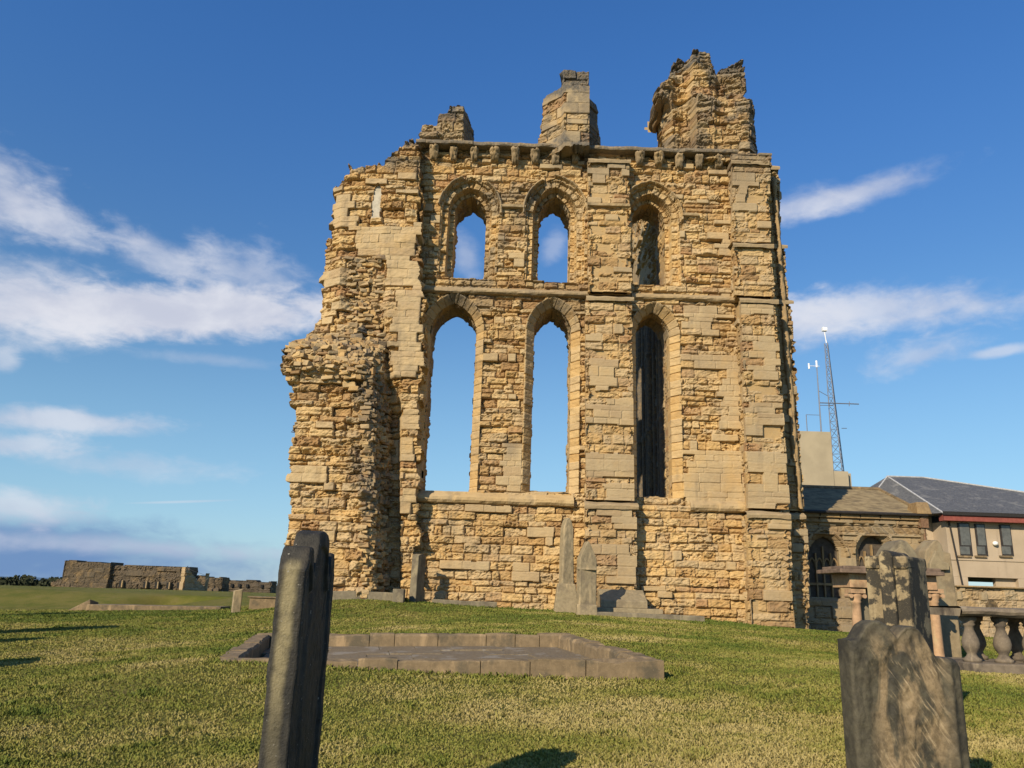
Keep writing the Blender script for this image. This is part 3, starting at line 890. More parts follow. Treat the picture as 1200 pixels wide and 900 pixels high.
def right_ash(px, py):
    r = inpoly(px, py, [(868, 355), (911, 356), (911, 366), (868, 366)])
    r |= inpoly(px, py, [(884, 395), (912, 395), (914, 440), (884, 440)])
    r |= inpoly(px, py, [(876, 530), (924, 536), (926, 598), (876, 596)])
    r |= inpoly(px, py, [(900, 608), (926, 608), (926, 622), (900, 622)])
    r |= inpoly(px, py, [(875, 470), (916, 472), (898, 505), (875, 505)])
    r |= inpoly(px, py, [(858, 205), (872, 205), (872, 245), (858, 245)])
    return r
B_ = Acc()
pier(B_, [(190, 283, 859, 904, 858, 902, 24.55), (287, 346, 862, 909, 860, 904, 24.45), (352, 596, 877, 926, 868, 909.5, 24.3),
          (603, 750, 878, 932, 876.5, 927, 24.2)], 25.6, 35, right_ash, p_ash=.07, rough=.75,
     dirt=lambda u, v: .16 + .45 * sstep(ZC - 2.2, ZC, v))
B_.build('buttress', M_PRIORY, priory)

# set-back corner turret on the right with nook shafts
B_ = Acc()
pier(B_, [(196, 286, 895, 916.5, 893, 913.5, 25.35), (288, 350, 900, 924, 897, 920, 25.3), (353, 598, 912, 944, 904, 927, 25.25), (604, 760, 918, 951, 916, 946, 25.2)],
     26.8, 38, lambda a, b: a < 0, rough=1.1, dirt=.35)
for (pa, ya), (pb, yb) in (((908, 205), (940, 596)), ((914, 290), (933, 540))):
    a = P(pa, ya, 25.1); b2 = P(pb, yb, 25.1)
    n = 60
    g = []
    for k in range(9):
        th = pi * (k / 8) ; g.append([])
        for j in range(n):
            q = a + (b2 - a) * j / (n - 1); rr = .085 + .05 * (float(vn(j * .55, k * .2, 8)) - .5) - .03 * (j % 4 == 0)
            g[-1].append((q[0] - rr * cos(th), 25.28 - rr * 1.6 * sin(th), q[2]))
    B_.grid(np.array(g), tone=.3, kind=.0, dirt=.5)
B_.build('corner_turret', M_PRIORY, priory)

# string courses, cornice
def course(ac, x0, x1, y, z, prof, seed, breaks=(), dirt=.4, wob=.05, ew=.25):
    n = int((x1 - x0) / .06) + 2; xs = np.linspace(x0, x1, n)
    er = (fbm(xs * 2.2, xs * 0, seed, 3) - .5)
    g = []
    for j, (dy, dz) in enumerate(prof):
        nn = fbm(xs * 5, xs * 0 + j * 3.1, seed + 2, 3) - .5
        g.append(np.stack([xs, y - dy * (1 + er * ew + (_h(np.floor(xs / .83), xs * 0 + 3, seed) - .5) * .22) + nn * wob, z + dz + er * .02 + nn * wob * .45], -1))
    g = np.array(g); mask = np.ones((g.shape[0] - 1, n - 1), bool)
    for (a, b2) in breaks: mask[:, (xs[:-1] > a) & (xs[:-1] < b2)] = False
    jt = np.floor(xs / .9)
    ac.grid(g, mask, ext=np.array([0, .25, 0]), tone=np.broadcast_to(.35 + .4 * _h(jt, jt * 0, seed), (g.shape[0], n)), kind=.4, dirt=dirt)
ROLLP = [(0, -.10), (.05, -.09), (.11, -.05), (.12, .0), (.10, .05), (.02, .10), (-.02, .14)]
C_ = Acc(); course(C_, X(490, 340), X(690, 345), YW, ZM, ROLLP, 401, dirt=.5); C_.build('string_course', M_PRIORY, priory)
C_ = Acc(); course(C_, X(740, 348), X(870, 352), YW, ZM, ROLLP, 402, dirt=.45); C_.build('string_course', M_PRIORY, priory)
BIGP = [(.08, -.16), (.14, -.13), (.20, -.06), (.20, .03), (.14, .09), (.03, .17), (-.02, .22)]
C_ = Acc(); course(C_, X(488, 580), X(672, 588), YW, ZL, BIGP, 403, dirt=.12, breaks=[])
C_.build('string_course', M_PRIORY, priory)
C_ = Acc(); course(C_, X(808, 590), X(880, 597), YW, ZL, BIGP, 404, dirt=.12); C_.build('string_course', M_PRIORY, priory)
zi = Z(600, 242)
for a, b2 in ((586, 616), (800, 818)):
    C_ = Acc(); course(C_, X(a, 245), X(b2, 245), YW, zi - (.1 if a > 700 else 0), [(0, -.07), (.08, -.05), (.10, .02), (.03, .07), (-.02, .08)], 405, dirt=.4); C_.build('string_course', M_PRIORY, priory)
C_ = Acc(); course(C_, X(688.5, 240, 24.6), X(738, 240, 24.6), 24.6, zi - .04, [(0, -.07), (.08, -.05), (.10, .02), (.03, .07), (-.02, .08)], 407, dirt=.4)
C_.build('string_course', M_PRIORY, priory)
C_ = Acc()
COR = [(0, .02), (.27, .03), (.34, .05), (.355, .10), (.345, .16), (.30, .2), (-.2, .32), (-1.0, .36), (-1.75, .30)]
course(C_, X(489, 170), X(862, 188), YW, ZC - .06, COR, 410, dirt=.9, wob=.05)
C_.build('cornice', M_PRIORY, priory)

# carved corbels under the cornice
rc = np.random.default_rng(5)
def corbel_mesh(seed):
    r = np.random.default_rng(seed); mb = Acc()
    n, k = 9, 11
    g = []
    prof = [(0, -.55), (.08, -.52), (.17, -.44), (.20, -.36), (.27, -.28), (.26, -.2), (.33, -.13), (.36, -.06), (.35, .0), (0, 0)]
    a = np.linspace(-1, 1, n)
    for j, (dy, dz) in enumerate(prof):
        wd = .145 * (.72 + .28 * sstep(-.55, -.1, dz))
        g.append([(wd * t * (1 + .1 * r.standard_normal() * .7), -dy * (1 - .35 * abs(t) ** 3) + .03 * r.standard_normal(), dz + .02 * r.standard_normal()) for t in a])
    mb.grid(np.array(g), ext=np.array([0, .06, 0]), tone=.35 + .4 * r.random(), kind=.3, dirt=.3 + .3 * r.random())
    return mb
for i, px in enumerate((509, 532, 556, 580, 604, 627, 651, 674, 749, 771, 795, 818, 841)):
    o = corbel_mesh(60 + i).build('corbel', M_PRIORY, priory, smooth=True)
    o.location = (X(px, 180), YW - .01, ZC - .055); o.scale = (rc.uniform(.9, 1.2), rc.uniform(.75, 1.05), rc.uniform(.7, .95))

# remains of the turrets along the wall head
def top_dirt(px, py, u, v):
    n = fbm(u * 1.3, v * 1.3, 500, 4)
    return np.clip(.25 + .8 * sstep(.38, .6, n) * sstep(200, 110, py) + .35 * sstep(.45, .6, n), 0, 1)
T_ = Acc()
def t1_off(px, py):
    return np.interp(px, [494, 530, 544, 545.5, 554], [.35, .4, .45, .2, -.5])
def t1_dirt(px, py, u, v): return np.clip(.45 + .5 * sstep(160, 140, py) + .5 * sstep(540, 548, px), 0, 1) * (.6 + .6 * fbm(u * 2, v * 2, 3))
hfpatch(T_, [(486, 175), (494, 166), (495, 151), (512, 152), (514, 141), (528, 140), (529, 131), (548, 132), (553, 141), (553.5, 173)], YW, t1_off, YW + 1.3, 51, dirt=t1_dirt, jagk=.10, ch=.3, step=.024)
T_.build('turret_stump', M_PRIORY, priory)
T_ = Acc()
def t2_off(px, py):
    f = np.interp(px, [632, 657, 659.5, 689, 690.5, 708], [-.35, .35, .6, .6, -.1, -.8])
    return f - .12 * (py < 112)
def t2_dirt_shade(px, py, u, v):  # crusted top, plus shade painted onto the right facet
    n = fbm(u * 2, v * 2, 7); return np.clip(.2 + .9 * sstep(126, 104, py) + .55 * sstep(688, 692, px) + .45 * sstep(.45, .6, n) + .4 * sstep(160, 175, py), 0, 1)
hfpatch(T_, [(632, 182), (632, 160), (633.5, 145), (636, 124), (639, 108), (658, 107), (660, 91), (688, 92), (690, 108), (702, 111), (703.5, 136), (707, 146), (707.5, 182)],
        24.9, t2_off, YW + 1.9, 52, dirt=t2_dirt_shade, jagk=.10, ch=.3, lw=.7, step=.024, p_ash=.35, rough=.85)
T_.build('turret_stump', M_PRIORY, priory)
T_ = Acc()
def t3_off(px, py):
    lo = np.interp(px, [754, 781, 790, 803, 811, 815, 835, 838, 875, 886, 892, 904], [-.6, -.5, .1, .0, .1, .6, .65, .55, .6, .25, .1, .0])
    hi = np.interp(px, [754, 769, 783, 795, 806, 811, 830, 838, 842, 873], [.1, .2, .3, .05, .15, .5, .5, .3, .0, .05])
    f = sstep(112, 124, py)
    return hi * (1 - f) + lo * f - .25
def t3_lump(px, py):
    return .09 + .16 * sstep(812, 800, px) * sstep(172, 150, py) + .14 * sstep(836, 842, px) * sstep(126, 116, py)
def t3_dirt(px, py, u, v):
    n = fbm(u * 1.6, v * 1.6, 17, 4)
    d = .18 + .55 * sstep(.42, .6, n) + .5 * sstep(96, 70, py) + .35 * sstep(842, 850, px) * sstep(125, 112, py) + .4 * sstep(868, 880, px)
    d -= .7 * np.exp(-((px - 800) / 12) ** 2) * np.exp(-((py - 130) / 35) ** 2)
    return np.clip(d, 0, 1)
hfpatch(T_, [(752, 188), (756, 178), (759, 162), (768, 158), (781, 158), (781, 145), (777, 138), (783, 134), (781, 117), (769, 114), (771, 106), (775, 97), (784, 92), (788, 78),
             (793, 65), (803, 66), (810, 63), (831, 65), (834, 76), (838, 82), (843, 79), (849, 74), (858, 73), (866, 68), (874, 63), (875, 112), (885, 126), (885, 160), (892, 173), (903, 178), (904, 196)],
        25.05, t3_off, YW + 2.3, 53, dirt=t3_dirt, lump=t3_lump, jagk=.14, ch=.24, lw=.5, step=.024, p_ash=.05, rough=1.15)
T_.build('turret_stump', M_PRIORY, priory)
# capping courses over the right buttress
T_ = Acc()
for k, (a, b2, yt, yb, yf) in enumerate(((857.5, 904.5, 179, 192, 24.45),)):
    facet(T_, (X(a, yt, yf), yf), (X(b2, yt, yf), yf), Z(880, yb, yf), Z(880, yt, yf), 57 + k, dirt=.7, ch=.2, rough=.7, skirt=1.2)
    T_.box(X(a, yt, yf) + .05, X(b2, yt, yf) - .05, yf + .1, 26.4, Z(880, yb, yf), Z(880, yt, yf), dirt=.8)
T_.build('coping', M_PRIORY, priory)

# return wall running back behind the right end; its inner face shows through the third windows
XI = 5.42; XO = X(938, 600, 26)
R_ = Acc()
def rtop(u):   # u from far (0) to near
    return np.interp(u, [0, 1.2, 3.5, 8.2], [19.4, 19.6, 19.0, 17.6]) + .5 * (fbm(u * 2, u * 0, 4) - .5)
facet(R_, (XI, 37.0), (XI, 26.74), -.3, 20, 71, step=.05, top=rtop, dirt=lambda u, v: .95 - .75 * sstep(12.6, 13.8, v), skirt=.1, relk=1.5, ch=.24)  # lower stone darkened: shade inside the walls painted in, sunlit top kept pale
facet(R_, (XO, 26.0), (XO, 37.0), -.3, 16.5, 72, step=.08, dirt=.2, skirt=.1)
R_.box(XI + .12, XO - .1, 26.3, 36.9, -.3, 14.5, dirt=.5)
R_.box(XI + .12, XI + 1.6, 28.5, 36.9, 14.5, 18.6, dirt=.5)
R_.box(XI + 1.62, XO - .1, 26.3, 32, 14.5, 16.5, dirt=.5)
facet(R_, (XI + .1, 36.95), (XO, 36.95), -.3, 14.5, 73, step=.12, skirt=0)
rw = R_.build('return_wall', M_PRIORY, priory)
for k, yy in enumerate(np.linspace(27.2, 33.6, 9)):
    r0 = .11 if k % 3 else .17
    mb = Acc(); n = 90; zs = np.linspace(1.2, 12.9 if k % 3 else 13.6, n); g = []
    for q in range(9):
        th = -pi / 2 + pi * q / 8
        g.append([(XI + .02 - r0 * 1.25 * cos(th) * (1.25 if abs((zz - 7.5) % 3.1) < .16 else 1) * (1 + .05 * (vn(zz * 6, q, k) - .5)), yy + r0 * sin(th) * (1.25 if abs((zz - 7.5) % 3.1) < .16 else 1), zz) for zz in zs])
    mb.grid(np.array(g), tone=.2, kind=.0, dirt=.95)  # shafts darkened throughout as painted interior shade
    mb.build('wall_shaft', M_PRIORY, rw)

# ================================================================== GRAVESTONES
def slab(name, m, O, A, w, th, hfun, parent=None, zbot=-.5, n=40, nz=40, r=.02, disp=.004, seed=0, taper=0., face=None, lean=(0., 0.)):
    """headstone: width w along A from O (bottom centre), top profile hfun(t in -1..1), rounded edges, worn faces"""
    A = np.array([*A, 0.]); A /= np.linalg.norm(A); N = np.array([A[1], -A[0], 0.])
    O = np.asarray(O, float)
    t = np.sin(np.linspace(-1, 1, n) * pi / 2 * .93) / sin(pi / 2 * .93)
    b_ = 1 - (1 - np.linspace(0, 1, nz)) ** 1.7
    T, Bq = np.meshgrid(t, b_)
    H = np.interp(T, t, [hfun(x) for x in t])
    z = zbot + (H - zbot) * Bq
    a = T * w / 2 * (1 - taper * np.clip(z / np.max(H), 0, 1))
    e = np.minimum((1 - np.abs(T)) * w / 2, (H - z))
    ee = np.clip(e / r, 0, 1); prof = th / 2 - r + r * np.sqrt(np.clip(1 - (1 - ee) ** 2, 0, 1))
    ds = disp * 2 * ((fbm(a * 9 + seed, z * 6, seed, 4) - .5) * 1.6 + (fbm(a * 40, z * 30, seed + 1, 2) - .5) * .5) * ee
    fr = prof + ds + (face(a, z, H) * ee if face else 0)
    bkk = -(prof + ds)
    up = np.array([0, 0, 1.])
    sh = z[..., None] * (A * lean[0] + N * lean[1])
    f = O + A * a[..., None] + up * z[..., None] + N * fr[..., None] + sh
    bk = O + A * a[..., None] + up * z[..., None] + N * bkk[..., None] + sh
    ac = Acc(); ac.grid(f); ac.grid(bk[:, ::-1])
    for (p, q) in ((f[:, 0], bk[:, 0]), (bk[:, -1], f[:, -1]), (bk[-1], f[-1])):
        ac.grid(np.stack([q, p], 0) if False else np.stack([p, q], 0))
    return ac.build(name, m, parent, smooth=True)

# --- materials of the three near stones
m, t, b, oc = mat('black_weathered_headstone')
n1 = t.noise(oc, 4, 7, .6); n2 = t.noise(oc, 18, 6, .65); n3 = t.noise(oc, 120, 3, .6)
geo = t.node('ShaderNodeNewGeometry')
uvx = t.node('ShaderNodeSeparateXYZ'); t.l.new(oc, uvx.inputs[0])
c = t.mix(t.ss(n2, .3, .7), (.017, .017, .0155), (.042, .039, .032))
EDGE_X = t.m('ADD', t.m('SUBTRACT', uvx.outputs[0], float(P(343, 660, 3.42)[0])), t.m('MULTIPLY', t.m('SUBTRACT', t.noise(t.vscale(oc, (1, 1, .5)), 4, 4), .5), .10))
strip = t.m('MULTIPLY', t.ss(t.m('ABSOLUTE', EDGE_X), .045, .012), t.ss(uvx.outputs[1], 3.46, 3.435))
strip = t.m('MULTIPLY', strip, t.m('MULTIPLY', t.ss(uvx.outputs[2], .85, 1.2, .25, 1.), t.ss(uvx.outputs[2], 1.66, 1.58)))
c = t.mix(t.m('MULTIPLY', strip, t.ss(n2, .25, .6, .5, .95)), c, (.25, .21, .115))
c = t.mix(t.ss(n1, .5, .68, 0, .35), c, (.075, .06, .042))
wh = t.noise(oc, 55, 2, .5)
c = t.mix(t.ss(wh, .70, .74, 0, .8), c, (.33, .31, .26))
t.l.new(c, b.inputs['Base Color']); b.inputs['Roughness'].default_value = .7; b.inputs['Specular IOR Level'].default_value = .25
bump(t, b, t.m('ADD', n2, t.m('ADD', n1, t.m('MULTIPLY', n3, .5))), .6, .014)
M_G1 = m

m, t, b, oc = mat('eroded_brown_headstone')
n1 = t.noise(oc, 6, 7, .6); n2 = t.noise(oc, 26, 6, .65); n3 = t.noise(oc, 130, 3, .6)
sx_ = t.node('ShaderNodeSeparateXYZ'); t.l.new(oc, sx_.inputs[0])
# slanting scour marks down the flaking middle of the face
dia = t.node('ShaderNodeMapping'); dia.inputs['Rotation'].default_value = (0, radians(33), 0); t.l.new(oc, dia.inputs['Vector'])
sc = t.noise(t.vscale(dia.outputs[0], (60, 8, 7)), 1, 4, .55, dist=.3)
loss = t.noise(t.vscale(oc, (1, 1, .35)), 9, 6, .6, dist=.8)
mid = t.m('MULTIPLY', t.ss(t.m('ABSOLUTE', t.m('SUBTRACT', sx_.outputs[0], 2.01)), .24, .12), t.ss(sx_.outputs[2], 1.42, 1.25))
c = t.mix(t.ss(n2, .3, .7), (.05, .044, .031), (.088, .078, .052))
c = t.mix(t.ss(n1, .46, .62, 0, .85), c, (.03, .028, .022))
c = t.mix(t.m('MULTIPLY', mid, t.ss(loss, .40, .54, 0, .95)), c, t.mix(t.ss(n2, .35, .65), (.15, .11, .062), (.27, .20, .115)))
c = t.mix(t.m('MULTIPLY', mid, t.m('MULTIPLY', t.ss(sc, .53, .66, 0, .85), t.ss(t.noise(oc, 5, 3), .42, .58))), c, (.36, .28, .17))
t.l.new(c, b.inputs['Base Color']); b.inputs['Roughness'].default_value = .7
bump(t, b, t.m('ADD', t.m('MULTIPLY', n2, .7), t.m('ADD', t.m('MULTIPLY', n3, .3), t.m('MULTIPLY', t.m('MULTIPLY', sc, mid), .8))), .6, .012)
M_G3 = m
M_G2 = worn_stone('lichened_stele_stone', (.26, .20, .115), (.34, .27, .155), (.024, .023, .020), 2.4, .6, .72, .5, sharp=.06)

# G1 tall dark headstone, seen edge-on at left
pn = (P(297, 897, 3.42) + P(330, 897, 3.42)) / 2
dirA = np.array([-.04, .76]); dirA /= np.linalg.norm(dirA)
w1 = .78
O1 = np.array([0., 0, 0]); ne = P(343, 660, 3.42)
O1[:2] = ne[:2] + dirA * w1 / 2
O1[2] = float(gz(O1[0], O1[1]))
zsh = P(345, 639, 3.42)[2] - O1[2]; zhp = P(366, 621, 3.75)[2] - O1[2]
def h1(t):
    a = abs(t)
    if a < .42: return zhp - .05 * (a / .42) ** 2 - .10 * sstep(.28, .42, a)
    if a < .56: return zhp - .15 - .05 * sin((a - .42) / .14 * pi)
    return zsh - .10 * sstep(.82, 1., a) - .03 * (1 - sstep(.56, .66, a))
def f1(a, z, H):   # sunk panel edge and lobes of a carved border on the dark face
    d = np.minimum(w1 / 2 - np.abs(a), H - z)
    return -.014 * sstep(.07, .085, d) + .012 * np.exp(-((a + .12 - .05 * np.sin(z * 5)) / .03) ** 2) * sstep(1.2, .9, z)
o = slab('headstone', M_G1, O1, dirA, w1, .118, h1, n=110, nz=140, r=.012, disp=.006, seed=3, face=f1)
tag(o, 'tall black weathered headstone seen edge-on, pale stripe down its lit side', 'headstone')

# G3 double-headed eroded headstone, right foreground
D3 = 4.2
c3 = (P(990, 800, D3) + P(1120, 800, D3)) / 2
O3 = np.array([c3[0], D3, float(gz(c3[0], D3))])
w3 = P(1122, 800, D3)[0] - P(990, 800, D3)[0]
tx = []; hz = []
for (px, py) in [(990, 749), (997, 747), (1000, 742), (1006, 732), (1014, 727), (1023, 727), (1032, 732), (1038, 740), (1043, 745), (1047, 740), (1054, 734), (1062, 733), (1070, 737),
                 (1077, 748), (1084, 760), (1090, 768), (1098, 770), (1108, 770), (1114, 773), (1120, 784)]:
    q = P(px, py, D3); tx.append((q[0] - O3[0]) / (w3 / 2)); hz.append(q[2] - O3[2])
def h3(t): return float(np.interp(t, tx, hz))
def f3(a, z, H):
    fl = fbm(a * 7, z * 3.2, 33, 4)
    return -.011 * sstep(.42, .60, fl) * sstep(.05, .12, w3 / 2 - np.abs(a)) + .012 * np.exp(-((a - .22) / .016) ** 2)
o = slab('headstone', M_G3, O3, (1, .06), w3, .14, h3, n=130, nz=130, r=.02, disp=.006, seed=8, face=f3)
tag(o, 'flaking brown headstone with a double-humped top, nearest on the right', 'headstone')

# G2 lichened square stele behind it
th2 = thing('stele', 'dark lichen-blotched upright monument directly behind the double-humped headstone', 'monument')
D2 = 6.1
ca = P(1067, 700, D2 - .05)
la = P(1016, 700, D2 + .12); ra = P(1089, 700, D2 + .25)
gzz = float(gz(ca[0], D2))
fl_ = np.array([ca[0] - la[0], ca[1] - la[1]]); wl = np.linalg.norm(fl_); fl_ /= wl
zt2 = P(1040, 651, D2)[2]; zt3 = P(1052, 645, D2)[2]
def quadprism(mb, pts2, z0, z1):
    mb.prism([(p[0], p[1], z0) for p in pts2], (0, 0, z1 - z0))
nrm = np.array([fl_[1], -fl_[0]])   # faces the camera, turned a little left
L2 = np.array(la[:2]); C2 = np.array(ca[:2]); Rr2 = np.array(ra[:2]); Bk = L2 + (Rr2 - C2)
mb = MB(); quadprism(mb, [L2, C2, Rr2, Bk], gzz - .3, zt2 - .05)
mb.build('shaft', M_G2, th2, .02)
mb = MB()
e = .02
for (a, b2) in ((0.0, .36), (.67, 1.0)):       # side blocks of the head
    p0 = L2 + fl_ * wl * a + nrm * e; p1 = L2 + fl_ * wl * b2 + nrm * e
    quadprism(mb, [p0, p1, p1 + (Rr2 - C2) * 1.03 - nrm * 2 * e, p0 + (Rr2 - C2) * 1.03 - nrm * 2 * e], zt2 - .10, zt2)
mb.build('head_block', M_G2, th2, .018)
mb = MB()
pts = []
pc = L2 + fl_ * wl * .515; hw = wl * .16
for k in range(13):
    a = pi * k / 12; pts.append((*(pc + fl_ * (hw * cos(a)) + nrm * .045), zt3 - .05 + .05 * sin(a)))
pts += [(*(pc - fl_ * hw + nrm * .045), gzz + .2), (*(pc + fl_ * hw + nrm * .045), gzz + .2)]
mb.prism(pts, (*((Rr2 - C2) * .95 - nrm * .03), 0)); mb.build('pilaster', M_G2, th2, .015)

# small stones by the foot of the ruin
def round_top(h, k=.18, p=2.): return lambda t: h - k * abs(t) ** p
def at_ground(px, py, d):
    q = P(px, py, d); return np.array([q[0], d, float(gz(q[0], d))])
def hgt(px, py, d, O): return float(P(px, py, d)[2] - O[2])

hs_a = thing('headstone', 'tall narrow grey stone with rounded tip on a sloped plinth against the wall', 'headstone')
Oa = at_ground(663, 716, 23.9)
ha = hgt(664, 607, 23.9, Oa); hb = hgt(664, 684, 23.9, Oa)
slab('shaft', M_GREY, Oa, (1, .35), .42, .30, round_top(ha, .38, 2.2), hs_a, zbot=hb - .1, n=26, nz=50, r=.05, taper=.25, seed=11, disp=.012)
mb = MB(); zz0 = Oa[2] - .4
def frustum(mb, c, w0, d0, w1_, d1, z0, z1):
    x, y = c[0], c[1]
    v = [(x - w0, y - d0, z0), (x + w0, y - d0, z0), (x + w0, y + d0, z0), (x - w0, y + d0, z0), (x - w1_, y - d1, z1), (x + w1_, y - d1, z1), (x + w1_, y + d1, z1), (x - w1_, y + d1, z1)]
    mb.add(v, [(0, 3, 2, 1), (4, 5, 6, 7), (0, 1, 5, 4), (1, 2, 6, 5), (2, 3, 7, 6), (3, 0, 4, 7)])
frustum(mb, Oa, .40, .3, .26, .22, zz0, Oa[2] + hb); mb.build('plinth', M_GREY, hs_a, .025)

hs_b = thing('headstone', 'slim grey gable-topped headstone with moulded cap in front of the coped tomb', 'headstone')
Ob = at_ground(687, 727, 22.6); hB = hgt(687, 634, 22.6, Ob)
slab('shaft', M_GREY, Ob, (1, .25), .50, .30, lambda t: hB - .52 * abs(t) ** 1.2, hs_b, zbot=.1, n=30, nz=50, r=.03, seed=14, disp=.008)
mb = MB(); frustum(mb, Ob, .30, .22, .275, .20, Ob[2] - .4, Ob[2] + .28); mb.build('base', M_GREY, hs_b, .02)
mb = MB(); frustum(mb, Ob, .262, .20, .262, .20, Ob[2] + hB * .60, Ob[2] + hB * .63); mb.build('moulding', M_GREY, hs_b, .015)

o_c = at_ground(487, 711, 24.0)
o = slab('headstone', M_LEDGER, o_c, (.35, .94), .5, .22, round_top(hgt(489, 649, 24, o_c), .06), n=20, nz=40, r=.02, seed=17, lean=(.03, .0))
tag(o, 'thin grey-green headstone on edge in the shadowed corner by the broken pier', 'headstone')

# coped tomb beside the gable-topped stone
ct = thing('coped_tomb', 'low stone coped tomb with sloping lid against the foot of the wall', 'tomb')
pA = P(700, 727, 23.6); zc0 = float(gz(pA[0] + .8, 23.8))
xa, xb = X(699, 720, 23.6), X(772, 724, 23.6)
MB().box(xa - .05, xb + .08, 23.35, 24.75, zc0 - .4, zc0 + .22).build('base', M_GREY, ct, .02)
zr = float(P(730, 691, 24.1)[2]); xc, xd = xa + .12, X(757, 715, 23.8)
mb = MB(); mb.prism([(xc, 23.5, zc0 + .22), (xc, 23.5, zc0 + .42), (xc, 24.25, zr), (xc, 24.7, zr - .02), (xc, 24.7, zc0 + .22)], (xd - xc, 0, 0)); mb.build('lid', M_GREY, ct, .02)
def ledger(name, label, cat, pxa, pxb, y0, d0, dep, h, m=M_LEDGER, yaw=0.):
    a = P(pxa, y0, d0); b2 = P(pxb, y0, d0); zc = min(float(gz(a[0], d0)), float(gz(b2[0], d0)))
    n = 24; g_ = Acc()
    xs = np.linspace(a[0], b2[0], n); top = np.maximum(gz(xs, xs * 0 + d0 + dep / 2), zc) * .35 + .65 * (float(gz((a[0] + b2[0]) / 2, d0))) + h
    prof = [(0, -.6), (-.0, -.02), (.015, 0), (dep - .015, 0), (dep, -.02), (dep, -.6)]
    g = np.array([[(x, d0 + dy + .012 * (vn(x * 3, j, 4) - .5), tz + dz + .012 * (vn(x * 4, j + 5, 4) - .5)) for x, tz in zip(xs, top)] for j, (dy, dz) in enumerate(prof)])
    g_.grid(g)
    for e in (0, -1):
        c_ = g[:, e]; g_.add(np.array([c_[0], c_[2], c_[3], c_[5]]), [(0, 1, 2, 3)])
    return tag(g_.build(name, m), label, cat)
ledger('ledger_slab', 'worn kerb ledger running right from the gable-topped headstone', 'grave slab', 692, 826, 733, 22.4, .5, .12)
ledger('ledger_slab', 'low dark ledger slab lying on grass at the foot of the broken pier', 'grave slab', 388, 466, 706, 23.4, .9, .2)
ledger('ledger_slab', 'grey ledger slab on the grass below the first tall window', 'grave slab', 506, 582, 711, 24.1, .55, .16)
o = MB(); q = at_ground(467, 709, 23.3); o.box(q[0] - .17, q[0] + .15, 23.15, 23.5, q[2] - .2, q[2] + .36)
tag(o.build('stone_block', M_LEDGER, None, .02), 'small square stone block at the end of the dark ledger slab', 'stone')

# kerbed grave plot
kp = thing('grave_plot', 'large rectangular family grave plot with stone kerbs and paved floor', 'grave')
def gpt(px, py, d): q = P(px, py, d); return np.array([q[0], q[1]])
FR = gpt(779, 797, 9.5); FL = gpt(255, 775, 9.8); BR = gpt(666, 745, 13.6); BL = gpt(318, 742, 13.9)
BL = FL + (BR - FR)
def kerb_run(p, q, n, z_h, wd, seed, inward):
    r = np.random.default_rng(seed); cuts = np.concatenate([[0], np.cumsum(r.uniform(.55, 1.45, n))]); cuts /= cuts[-1]
    d = (q - p); L = np.linalg.norm(d); d = d / L
    for i in range(n):
        a, b2 = cuts[i] * L + .006, cuts[i + 1] * L - .006
        mb = MB(); n_ = 5
        j = r.uniform(-.012, .012, 4)
        c = [p + d * a, p + d * b2, p + d * b2 + inward * wd, p + d * a + inward * wd]
        za = float(gz(*c[0])) ; zb2 = float(gz(*c[1])); zt = [zh_at(c_) + j[k] for k, c_ in enumerate(c)]
        # worn block: the long section is swept in small steps with chipped, uneven arrises
        m_ = max(6, int((b2 - a) / .06)); ks = Acc(); off_ = r.uniform(-.014, .014); sd_ = int(r.integers(1e6)); tw_ = r.uniform(-.012, .012)
        ts = np.linspace(a, b2, m_); prf = [(0, None), (0, -.016), (.005, -.004), (.016, 0), (wd * .5, .004), (wd - np.sign(wd) * .03, 0), (wd, -.03), (wd, None)]
        g = []
        for jx, (w_, dz_) in enumerate(prf):
            rowp = []
            for ti in ts:
                w2 = w_ if abs(w_) > .01 else w_ * np.sign(wd)
                ce = p + d * ti + inward * w2; ec = .012 * max(0, 1 - min(ti - a, b2 - ti) / .03) * (dz_ is not None)
                ch_ = .05 * max(0, float(vn(ti * 2.6, jx * .35, sd_)) - .72) / .28 * (dz_ is not None)
                nn_ = .016 * (float(vn(ti * 7, jx * 1.3, sd_ + 1)) - .5)
                zq = (zh_at(ce) + off_ + tw_ * (ti - a) + dz_ - ec * .5 - ch_ + nn_) if dz_ is not None else min(za, zb2) - .3
                rowp.append((ce[0] - inward[0] * nn_ * np.sign(wd), ce[1] - inward[1] * nn_ * np.sign(wd), zq))
            g.append(rowp)
        g = np.array(g); ks.grid(g)
        for e in (0, -1): ks.add(g[:, e], [(0, 1, 6, 7), (1, 2, 5, 6), (2, 3, 4, 5)])
        ks.build('kerb_stone', M_KERB, kp)
zF_R = P(779, 774, 9.5)[2]; zF_L = P(255, 773, 9.8)[2]; zB = P(560, 742, 13.7)[2]
pc_ = np.array([[FR[0], FR[1], 1], [P(255, 773, 9.8)[0], 9.8, 1], [P(560, 742, 13.7)[0], 13.7, 1]])
pl = np.linalg.solve(pc_, np.array([zF_R, zF_L, zB]))
def zh_at(c): return float(pl[0] * c[0] + pl[1] * c[1] + pl[2])
inF = (BR - FR) / np.linalg.norm(BR - FR); inL = (FL - FR) / np.linalg.norm(FL - FR)
kerb_run(FL, FR, 7, .3, .20, 1, inF); kerb_run(BL, BR, 9, .3, -.22, 2, inF)
kerb_run(FR + inF * .21, BR - inF * .23, 7, .3, .24, 3, inL); kerb_run(FL + inF * .21, BL - inF * .23, 6, .3, -.24, 4, inL)
pvm, t, b, oc = mat('plot_paving')
n1 = t.noise(oc, 3, 6, .6); n2 = t.noise(oc, 20, 6, .7)
